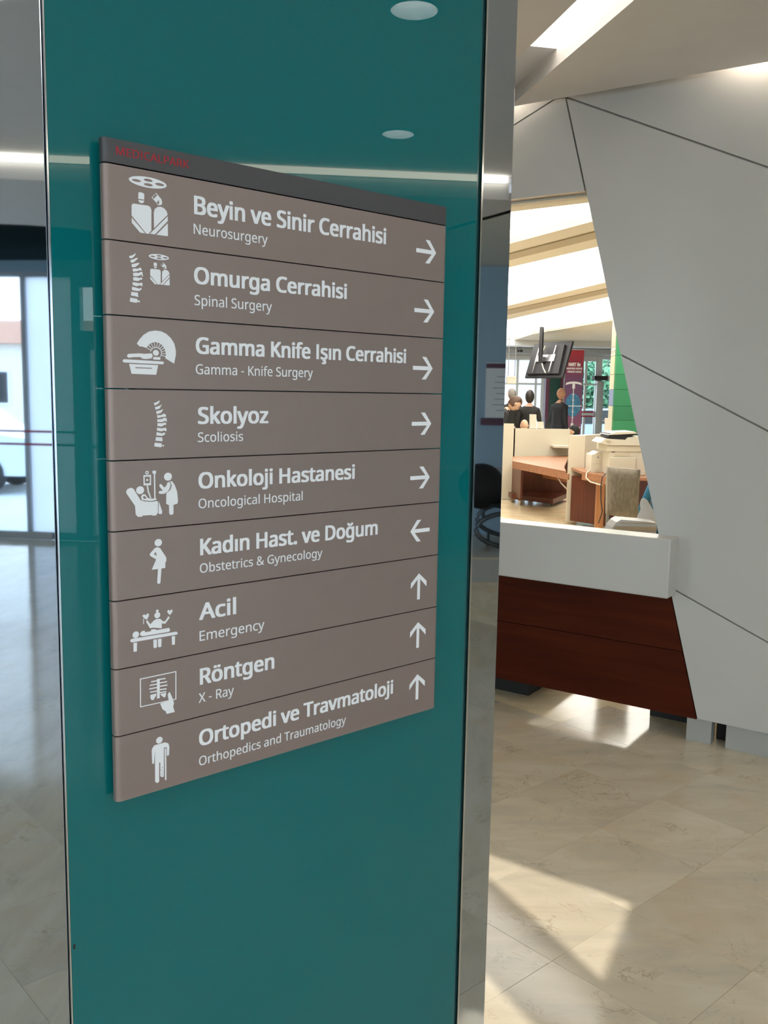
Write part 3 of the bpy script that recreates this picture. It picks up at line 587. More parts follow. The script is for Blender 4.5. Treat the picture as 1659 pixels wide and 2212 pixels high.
# outlines of the letters and pictograms printed on the sign
GLYPHS_RAW = ('&587:244,581 271,580 296,575 318,567 337,555 353,541 366,524 375,505 381,483 383,458 379,426 368,397 350,372 326,349 299,328 268,308 423,159 436,176 447,195 457,216 479,286 550,286 541,253 530,221 518,191 504,163 487,137 468,114 585,0 490,0 420,67 403,53 385,40 366,28 347,18 325,9 303,2 278,-4 252,-7 223,-8 188,-6 156,0 127,10 102,24 81,42 65,63 52,89 45,117 43,149 44,175 49,199 57,220 69,239 83,256 100,273 120,288 142,303 166,318 133,358 123,372 114,387 107,403 101,420 97,438 96,456 98,481 104,504 114,524 127,541 144,555 165,567 188,575 215,580;209,273 159,239 147,227 136,215 128,201 121,186 118,170 116,152 120,124 129,101 146,81 168,66 194,57 225,55 258,56 287,62 314,71 337,83 357,97 375,111;241,524 220,522 202,516 186,506 175,493 168,476 165,457 167,438 172,421 180,404 192,387 207,369 225,350 253,368 276,385 292,401 304,419 310,437 313,458 311,476 304,492 294,505 279,515 262,522|-258:32,184 32,246 226,246 226,184|.215:58,43 59,61 64,75 72,85 82,92 94,96 107,97 120,96 132,92 142,85 151,75 156,61 157,43 156,26 151,12 142,2 132,-6 120,-10 107,-11 94,-10 82,-6 72,2 64,12 59,26|A512:437,0 368,177 141,177 73,0 0,0 224,575 289,575 512,0;282,415 274,438 263,473 255,500 247,468 238,438 230,415 165,241 346,241|B521:241,573 307,569 361,558 404,541 434,515 453,478 459,431 457,409 453,389 446,371 437,354 424,340 409,328 392,317 372,309 350,304 350,300 373,295 395,288 415,279 433,267 448,253 461,236 470,215 476,191 478,163 475,130 467,100 454,74 436,52 413,33 385,19 354,8 318,2 279,0 78,0 78,573;256,329 300,331 334,339 357,352 372,371 381,394 384,423 380,451 369,474 351,490 324,502 289,509 245,511 150,511 150,329;150,269 150,61 265,61 311,64 346,74 371,91 388,112 398,138 401,168 399,188 395,205 388,221 377,235 362,247 344,256 321,263 293,267 260,269|C507:323,517 294,516 266,510 241,502 217,490 196,474 178,456 162,434 149,410 139,383 131,353 127,321 125,286 128,241 135,200 147,164 164,132 186,105 213,83 244,68 281,58 322,55 347,56 371,58 394,62 460,78 460,15 438,8 416,2 393,-2 369,-6 342,-7 312,-8 257,-4 208,8 166,28 130,56 101,90 78,131 62,178 52,230 49,287 51,329 57,369 67,406 81,440 99,471 120,499 145,523 174,543 206,559 242,571 281,578 324,581 353,580 381,577 409,572 435,565 460,557 482,547 453,486 394,508 372,513 348,516|D585:536,292 533,231 521,177 501,131 474,91 439,58 399,33 351,15 297,4 237,0 78,0 78,573 254,573 309,569 359,558 404,540 443,516 476,484 502,446 5'
'21,401 533,350;460,289 457,337 449,379 435,415 416,444 391,469 361,487 327,500 287,508 244,511 150,511 150,62 228,62 299,68 357,87 402,119 434,164 454,220|E446:398,0 78,0 78,573 398,573 398,509 150,509 150,330 383,330 383,268 150,268 150,63 398,63|F416:150,0 78,0 78,573 398,573 398,509 150,509 150,306 383,306 383,243 150,243|G584:326,302 524,302 524,22 493,12 462,5 431,-1 398,-5 362,-7 323,-8 267,-4 217,8 173,28 136,55 105,89 81,130 63,176 52,229 49,286 53,343 65,395 84,442 111,482 145,517 186,544 233,564 286,577 346,581 377,580 407,577 437,572 465,565 491,557 516,547 489,484 468,493 445,501 421,508 395,513 369,516 342,517 298,514 259,505 225,489 195,468 170,441 150,409 136,373 127,332 124,286 127,243 134,202 146,166 164,133 187,106 216,84 251,68 292,58 340,55 404,59 452,68 452,238 326,238|H594:516,0 443,0 443,267 150,267 150,0 78,0 78,573 150,573 150,330 443,330 443,573 516,573|I272:239,0 32,0 32,42 99,57 99,515 32,531 32,573 239,573 239,531 172,515 172,57 239,42|K496:496,0 411,0 209,273 150,222 150,0 78,0 78,573 150,573 150,290 199,345 249,399 403,573 488,573 261,323|L420:78,0 78,573 150,573 150,64 400,64 400,0|M727:330,0 142,502 139,502 142,461 144,407 144,347 144,0 78,0 78,573 184,573 361,103 364,103 544,573 650,573 650,0 578,0 578,352 579,408 581,460 584,501 581,501 390,0|N609:532,0 447,0 141,476 138,476 141,432 143,378 144,320 144,0 78,0 78,573 161,573 467,99 470,99 468,137 466,193 464,249 464,573 532,573|O626:577,287 576,244 570,204 561,166 547,132 531,101 510,73 486,49 459,29 428,13 393,1 355,-6 314,-8 271,-6 232,1 196,13 165,29 138,49 114,73 94,101 78,132 65,167 56,204 51,245 49,288 52,344 62,396 78,442 100,482 130,517 166,545 208,565 258,577 314,581 369,577 417,565 459,545 495,517 524,483 547,442 564,396 574,344;125,287 127,241 134,200 145,163 161,131 182,104 207,83 238,67 273,58 314,55 354,58 390,67 420,83 445,104 465,131 481,163 492,200 499,241 501,287 496,354 481,411 456,457 421,491 373,511 314,518 274,515 238,506 207,490 182,469 161,443 145,411 134,374 127,333|P485:229,573 297,568 352,553 393,528 421,495 439,454 444,404 443,381 439,358 433,336 423,316 411,296 395,278 375,262 351,249 324,238 292,230 256,225 216,223 150,223 150,0 78,0 78,573;223,511 150,511 150,285 208,285 242,286 272,290 298,296 320,306 338,318 352,334 362,352 368,375 370,401 366,435 354,462 334,484 306,499 269,508|R499:236,573 281,571 320,565 353,555 381,540 404,522 422,500 434'
',474 442,444 444,410 442,381 437,356 427,334 415,315 401,298 385,285 367,274 349,264 330,257 487,0 403,0 264,237 150,237 150,0 78,0 78,573;232,510 150,510 150,298 236,298 278,301 312,310 338,325 355,347 366,374 370,407 368,430 363,450 355,467 343,480 328,491 310,500 287,505 261,509|S440:403,153 400,121 392,92 378,66 359,44 335,26 307,11 274,1 238,-6 198,-8 137,-5 83,4 41,19 41,88 62,80 86,72 113,65 142,59 171,56 201,55 228,56 252,60 273,66 290,74 305,85 316,98 324,113 329,129 330,147 329,164 325,180 318,194 308,207 295,218 277,230 255,241 228,252 196,265 131,294 114,305 98,317 85,330 74,344 65,359 57,375 52,393 49,413 48,435 51,464 58,490 71,513 89,533 110,550 136,563 165,573 197,579 231,581 262,580 290,577 318,572 343,565 367,558 389,549 366,487 302,508 278,513 254,516 229,517 207,516 187,513 169,507 155,499 142,489 133,478 126,464 122,450 121,434 122,416 126,400 133,386 143,373 156,362 172,351 193,341 217,330 246,318 278,306 307,293 332,279 353,264 371,247 385,228 395,206 401,181|T446:259,0 187,0 187,509 8,509 8,573 437,573 437,509 259,509|V481:481,573 277,0 204,0 0,573 75,573 204,205 220,160 231,119 241,80 250,119 262,161 277,207 405,573|X470:467,0 385,0 233,249 79,0 3,0 193,298 15,573 95,573 236,348 377,573 453,573 276,300|Y454:227,291 376,573 454,573 263,222 263,0 191,0 191,219 0,573 79,573|a450:231,437 279,433 318,422 347,403 368,375 381,338 385,293 385,0 334,0 320,61 317,61 304,46 292,33 279,22 265,13 250,5 234,-1 216,-5 195,-7 172,-8 148,-7 124,-2 103,6 84,16 68,30 55,48 45,68 39,92 37,119 43,159 59,192 87,219 127,238 179,251 243,257 316,259 316,285 313,317 306,342 293,359 275,371 253,378 227,380 205,379 183,376 163,370 106,347 84,400 104,410 126,419 151,426 177,432 204,436;252,208 204,203 167,195 141,182 124,165 113,144 110,119 112,97 120,79 132,66 148,56 167,51 188,49 223,52 253,62 279,79 299,103 311,134 315,172 315,210|b493:139,461 138,410 135,373 139,373 153,390 169,405 189,419 213,429 240,435 272,437 322,431 365,412 401,381 428,338 444,283 449,215 447,168 439,127 427,91 410,61 390,36 365,17 337,3 306,-5 272,-8 240,-6 213,0 189,10 169,24 153,38 139,55 133,55 119,0 68,0 68,609 139,609;260,379 231,377 207,371 188,361 172,348 159,330 150,308 144,282 140,252 139,217 139,214 142,165 150,125 165,93 187,69 219,55 261,51 297,55 325,69 348,93 363,126 373,166 376,216 373,265 363,306 348,338 325,360 296,374|c385:241,-8 204,-5 170,2 139,15 112,34 88,58 69,87'
' 55,123 47,165 44,213 47,262 56,305 71,342 90,372 114,396 142,415 174,428 208,435 245,438 267,437 288,435 309,431 328,426 344,421 358,415 337,356 292,370 244,376 217,374 193,368 172,358 155,343 141,325 131,303 123,277 119,247 117,213 119,181 123,152 131,126 141,104 155,86 172,71 191,61 214,55 240,53 262,54 283,56 302,60 351,78 351,15 336,8 320,3 304,-2 285,-5 264,-7|d493:221,-8 171,-2 128,17 92,48 65,91 49,146 44,214 49,282 66,338 93,381 128,413 171,432 221,438 243,437 262,434 280,429 296,423 310,416 323,407 335,397 345,386 354,374 359,374 356,405 354,438 354,609 425,609 425,0 368,0 358,58 354,58 345,46 335,35 323,24 310,15 296,7 279,1 262,-4 242,-7;232,51 273,55 305,67 328,88 343,117 352,154 355,200 355,213 352,263 343,304 329,336 306,360 274,375 231,379 196,374 168,359 146,334 130,300 120,260 117,213 120,165 130,125 146,93 168,69 197,55|e452:234,438 269,435 301,427 329,414 354,396 374,373 390,346 402,315 409,281 411,244 411,201 117,201 122,157 134,119 154,90 181,69 215,56 254,52 280,53 305,56 327,60 392,82 392,20 370,11 349,4 327,-1 304,-5 279,-7 251,-8 212,-5 176,3 143,17 114,36 90,61 70,91 56,126 47,167 44,212 47,257 55,297 68,333 86,364 108,390 134,411 164,426 198,435;233,380 202,377 175,366 154,348 137,323 125,293 119,257 338,257 336,281 333,302 326,322 318,338 306,353 292,364 276,373 256,378|f276:266,375 158,375 158,0 87,0 87,375 12,375 12,408 87,432 87,457 89,492 95,522 104,547 116,568 132,585 152,597 174,606 199,612 227,613 274,609 310,599 292,544 262,552 228,556 206,553 189,545 175,532 166,513 160,489 158,458 158,430 266,430|g493:221,438 248,436 273,431 297,422 319,409 338,393 355,373 359,373 369,430 425,430 425,-7 423,-46 416,-80 404,-109 388,-135 367,-155 341,-172 310,-183 274,-190 233,-192 202,-192 174,-189 147,-186 122,-180 99,-174 78,-165 78,-100 99,-110 123,-118 149,-125 177,-130 206,-133 237,-134 271,-130 300,-119 324,-101 341,-77 352,-48 355,-13 355,4 356,32 358,57 354,57 338,37 320,21 299,8 275,-1 250,-6 221,-8 170,-2 126,18 91,51 65,95 49,149 44,214 49,278 65,332 91,377 126,411 169,431;230,379 207,376 187,370 169,359 153,344 140,326 130,303 123,277 119,247 117,213 120,165 130,124 146,92 169,68 197,54 232,50 253,51 271,53 288,58 303,65 315,74 326,85 336,98 343,113 349,131 353,151 355,173 356,197 356,214 355,251 350,282 343,309 332,331 319,348 302,362 281,371 257,377|h496:139,431 138,399 135,370 140,370 149,385 161,397 174,407 188,416 204,4'
'24 221,429 238,434 255,436 273,437 306,435 335,430 360,421 382,408 399,391 413,370 423,344 429,314 431,280 431,0 361,0 361,275 358,307 351,333 338,353 319,367 295,376 265,379 235,377 210,370 189,360 173,347 160,329 150,308 144,283 140,254 139,222 139,0 68,0 68,609 139,609|i207:139,430 139,0 68,0 68,430;104,591 115,590 124,586 133,580 140,572 144,560 145,546 144,532 140,521 133,512 124,506 115,502 104,501 93,502 83,506 75,512 68,521 64,532 63,546 64,560 68,572 75,580 83,586 93,590|j207:18,-192 -18,-190 -44,-183 -44,-126 -19,-132 9,-134 25,-132 39,-128 51,-120 61,-108 66,-90 68,-67 68,430 139,430 139,-64 137,-90 133,-113 126,-133 116,-151 103,-166 87,-177 67,-186 44,-191;63,546 64,560 68,572 75,580 83,586 93,590 104,591 115,590 124,586 133,580 140,572 144,560 145,546 144,532 140,521 133,512 124,506 115,502 104,501 93,502 83,506 75,512 68,521 64,532|k428:138,291 137,257 135,221 138,221 152,240 172,264 189,285 326,430 409,430 235,246 421,0 336,0 187,200 138,158 138,0 68,0 68,609 138,609|l207:139,0 68,0 68,609 139,609|m750:540,438 584,434 621,421 649,401 669,371 681,330 685,280 685,0 615,0 615,277 613,308 606,333 594,353 577,367 555,376 528,379 490,374 460,362 438,342 423,315 414,280 411,237 411,0 342,0 342,277 341,298 337,317 332,333 325,347 315,359 303,367 289,374 272,377 253,379 227,377 204,370 185,360 170,347 158,329 150,308 144,283 140,255 139,223 139,0 68,0 68,430 125,430 136,371 140,371 149,385 160,398 173,409 186,418 201,425 217,431 233,435 249,437 266,438 298,436 325,430 349,420 369,406 386,388 398,366 402,366 418,388 438,406 461,420 486,430 512,436|n496:275,438 322,434 361,421 391,401 413,371 426,330 431,280 431,0 361,0 361,275 358,307 351,333 338,353 319,367 295,376 265,379 222,374 189,361 166,338 151,308 142,269 139,223 139,0 68,0 68,430 125,430 136,371 140,371 150,385 162,398 175,409 190,418 206,425 222,431 239,435 257,437|o485:442,216 440,181 436,150 428,121 417,95 404,71 388,51 369,33 348,18 324,7 299,-1 271,-6 241,-8 214,-6 188,-1 163,7 140,18 119,33 100,51 84,71 70,95 59,121 51,150 46,181 44,216 47,261 55,301 68,336 87,367 110,392 137,412 169,426 204,435 244,438 281,435 316,426 347,412 374,392 398,367 417,336 431,301 439,261;117,216 119,184 123,154 130,128 141,105 155,86 172,71 192,59 216,53 243,51 270,53 294,59 314,71 331,86 345,105 356,128 363,154 367,184 369,216 367,248 363,277 355,303 345,325 331,344 314,359 294,370 270,376 242,379 202,374 17'
'1,359 147,335 130,303 120,263|p493:273,438 322,432 365,413 401,383 428,339 444,284 449,216 447,170 439,129 427,93 410,62 390,37 365,17 337,3 306,-5 272,-8 251,-7 231,-4 213,1 197,7 182,15 170,24 139,55 134,55 137,20 139,-16 139,-192 68,-192 68,430 126,430 136,371 139,371 148,383 158,394 170,405 182,414 197,422 213,429 231,434 251,437;260,379 233,377 210,371 190,362 174,349 161,333 152,313 145,289 141,261 139,229 139,216 140,182 144,152 150,126 159,103 172,85 188,70 208,59 233,53 261,51 286,53 308,60 326,72 341,88 354,108 364,131 371,157 375,186 376,217 373,262 363,302 348,334 325,359 296,374|r331:269,438 295,437 319,433 310,368 287,372 264,374 248,373 232,369 217,363 202,355 189,346 176,334 166,321 156,305 149,289 143,270 140,251 139,229 139,0 68,0 68,430 126,430 134,351 137,351 147,367 158,381 170,395 183,407 198,418 214,426 231,433 249,437|s384:348,119 346,92 339,69 327,49 311,32 292,18 268,6 241,-2 210,-6 176,-8 148,-7 122,-5 99,-1 78,5 59,11 42,19 42,83 104,60 128,54 153,50 178,49 211,51 236,57 256,66 269,79 277,94 280,112 279,123 276,132 271,141 264,150 253,158 239,167 174,196 103,228 84,239 69,252 57,266 48,283 43,302 41,324 46,358 61,386 85,408 118,425 157,435 202,438 228,437 252,434 275,430 298,424 319,417 339,409 315,353 258,372 238,377 218,379 197,380 171,379 149,374 131,366 118,356 111,343 108,328 109,317 113,307 119,298 127,290 139,282 154,274 219,246 289,215 306,203 321,191 333,176 341,159 346,140|t289:212,50 245,53 272,59 272,5 240,-4 200,-8 178,-7 157,-3 138,4 120,13 104,27 91,44 82,66 76,93 74,125 74,375 13,375 13,409 75,437 103,528 144,528 144,430 269,430 269,375 144,375 144,127 146,103 153,83 163,69 177,58 193,52|u496:427,430 427,0 370,0 359,57 356,57 346,43 334,31 321,20 306,11 290,4 273,-1 256,-5 238,-7 220,-8 187,-6 159,-1 134,8 112,21 95,38 81,59 71,85 65,114 63,148 63,430 135,430 135,153 137,122 145,96 158,76 176,62 200,53 230,51 260,53 285,59 306,69 323,82 336,100 345,121 352,146 356,175 357,206 357,430|v407:163,0 0,430 75,430 167,176 180,137 193,96 201,63 204,63 214,96 227,138 241,176 332,430 407,430 244,0|y409:1,430 76,430 169,185 184,144 196,105 205,68 209,68 224,121 245,186 333,430 409,430 224,-59 213,-85 201,-108 188,-130 173,-148 157,-164 138,-176 117,-185 94,-191 67,-192 34,-190 9,-186 9,-130 30,-133 56,-135 72,-134 86,-131 99,-126 110,-118 121,-110 130,-99 138,-87 145,-73 152,-59 174,-2|z377:346,0 31,0 31,47 262,375 45,375 45,'
'430 340,430 340,377 112,55 346,55|Ö626:577,287 576,244 570,204 561,166 547,132 531,101 510,73 486,49 459,29 428,13 393,1 355,-6 314,-8 271,-6 232,1 196,13 165,29 138,49 114,73 94,101 78,132 65,167 56,204 51,245 49,288 52,344 62,396 78,442 100,482 130,517 166,545 208,565 258,577 314,581 369,577 417,565 459,545 495,517 524,483 547,442 564,396 574,344;125,287 127,241 134,200 145,163 161,131 182,104 207,83 238,67 273,58 314,55 354,58 390,67 420,83 445,104 465,131 481,163 492,200 499,241 501,287 496,354 481,411 456,457 421,491 373,511 314,518 274,515 238,506 207,490 182,469 161,443 145,411 134,374 127,333;201,689 203,701 206,711 213,719 220,724 229,727 239,728 249,727 258,724 265,719 272,711 275,701 277,689 275,677 272,667 265,659 258,653 249,650 239,649 229,650 220,653 213,659 206,667 203,677;352,689 353,701 357,711 363,719 371,724 379,727 389,728 399,727 407,724 415,719 422,711 425,701 427,689 425,677 422,667 415,659 407,653 399,650 389,649 379,650 371,653 363,659 357,667 353,677|ö485:442,216 440,181 436,150 428,121 417,95 404,71 388,51 369,33 348,18 324,7 299,-1 271,-6 241,-8 214,-6 188,-1 163,7 140,18 119,33 100,51 84,71 70,95 59,121 51,150 46,181 44,216 47,261 55,301 68,336 87,367 110,392 137,412 169,426 204,435 244,438 281,435 316,426 347,412 374,392 398,367 417,336 431,301 439,261;117,216 119,184 123,154 130,128 141,105 155,86 172,71 192,59 216,53 243,51 270,53 294,59 314,71 331,86 345,105 356,128 363,154 367,184 369,216 367,248 363,277 355,303 345,325 331,344 314,359 294,370 270,376 242,379 202,374 171,359 147,335 130,303 120,263;131,546 132,559 136,569 142,576 150,581 159,584 168,585 178,584 187,581 195,576 201,569 205,559 206,546 205,534 201,524 195,516 187,510 178,507 168,506 159,507 150,510 142,516 136,524 132,534;281,546 283,559 286,569 292,576 300,581 309,584 318,585 328,584 337,581 345,576 351,569 355,559 356,546 355,534 351,524 345,516 337,510 328,507 318,506 309,507 300,510 292,516 286,524 283,534|ğ493:221,438 248,436 273,431 297,422 319,409 338,393 355,373 359,373 369,430 425,430 425,-7 423,-46 416,-80 404,-109 388,-135 367,-155 341,-172 310,-183 274,-190 233,-192 202,-192 174,-189 147,-186 122,-180 99,-174 78,-165 78,-100 99,-110 123,-118 149,-125 177,-130 206,-133 237,-134 271,-130 300,-119 324,-101 341,-77 352,-48 355,-13 355,4 356,32 358,57 354,57 338,37 320,21 299,8 275,-1 250,-6 221,-8 170,-2 126,18 91,51 65,95 49,149 44,214 49,278 65,332 '
'91,377 126,411 169,431;230,379 207,376 187,370 169,359 153,344 140,326 130,303 123,277 119,247 117,213 120,165 130,124 146,92 169,68 197,54 232,50 253,51 271,53 288,58 303,65 315,74 326,85 336,98 343,113 349,131 353,151 355,173 356,197 356,214 355,251 350,282 343,309 332,331 319,348 302,362 281,371 257,377;362,593 359,573 353,554 344,537 333,522 318,510 302,500 282,492 260,487 236,486 199,489 170,499 146,515 129,537 118,563 113,593 156,593 159,580 163,569 169,561 176,555 185,550 196,547 237,543 275,547 286,550 296,555 304,562 311,570 316,581 318,593|İ272:239,0 32,0 32,42 99,57 99,515 32,531 32,573 239,573 239,531 172,515 172,57 239,42;137,734 147,733 157,729 166,723 173,714 177,703 178,689 177,675 173,664 166,655 157,649 147,645 137,644 126,645 116,649 107,655 101,664 97,675 95,689 97,703 101,714 107,723 116,729 126,733|ı207:139,0 68,0 68,430 139,430|ş384:348,119 346,92 339,69 327,49 311,32 292,18 268,6 241,-2 210,-6 176,-8 148,-7 122,-5 99,-1 78,5 59,11 42,19 42,83 104,60 128,54 153,50 178,49 211,51 236,57 256,66 269,79 277,94 280,112 279,123 276,132 271,141 264,150 253,158 239,167 174,196 103,228 84,239 69,252 57,266 48,283 43,302 41,324 46,358 61,386 85,408 118,425 157,435 202,438 228,437 252,434 275,430 298,424 319,417 339,409 315,353 258,372 238,377 218,379 197,380 171,379 149,374 131,366 118,356 111,343 108,328 109,317 113,307 119,298 127,290 139,282 154,274 219,246 289,215 306,203 321,191 333,176 341,159 346,140;272,-111 269,-135 259,-155 242,-171 219,-183 189,-190 153,-192 130,-191 113,-188 113,-144 132,-147 156,-148 173,-148 188,-145 200,-141 208,-134 213,-125 215,-113 213,-100 205,-90 194,-83 178,-77 161,-72 142,-69 176,0 223,0 202,-43 237,-55 247,-61 256,-68 263,-77 268,-87 271,-98| 209:')
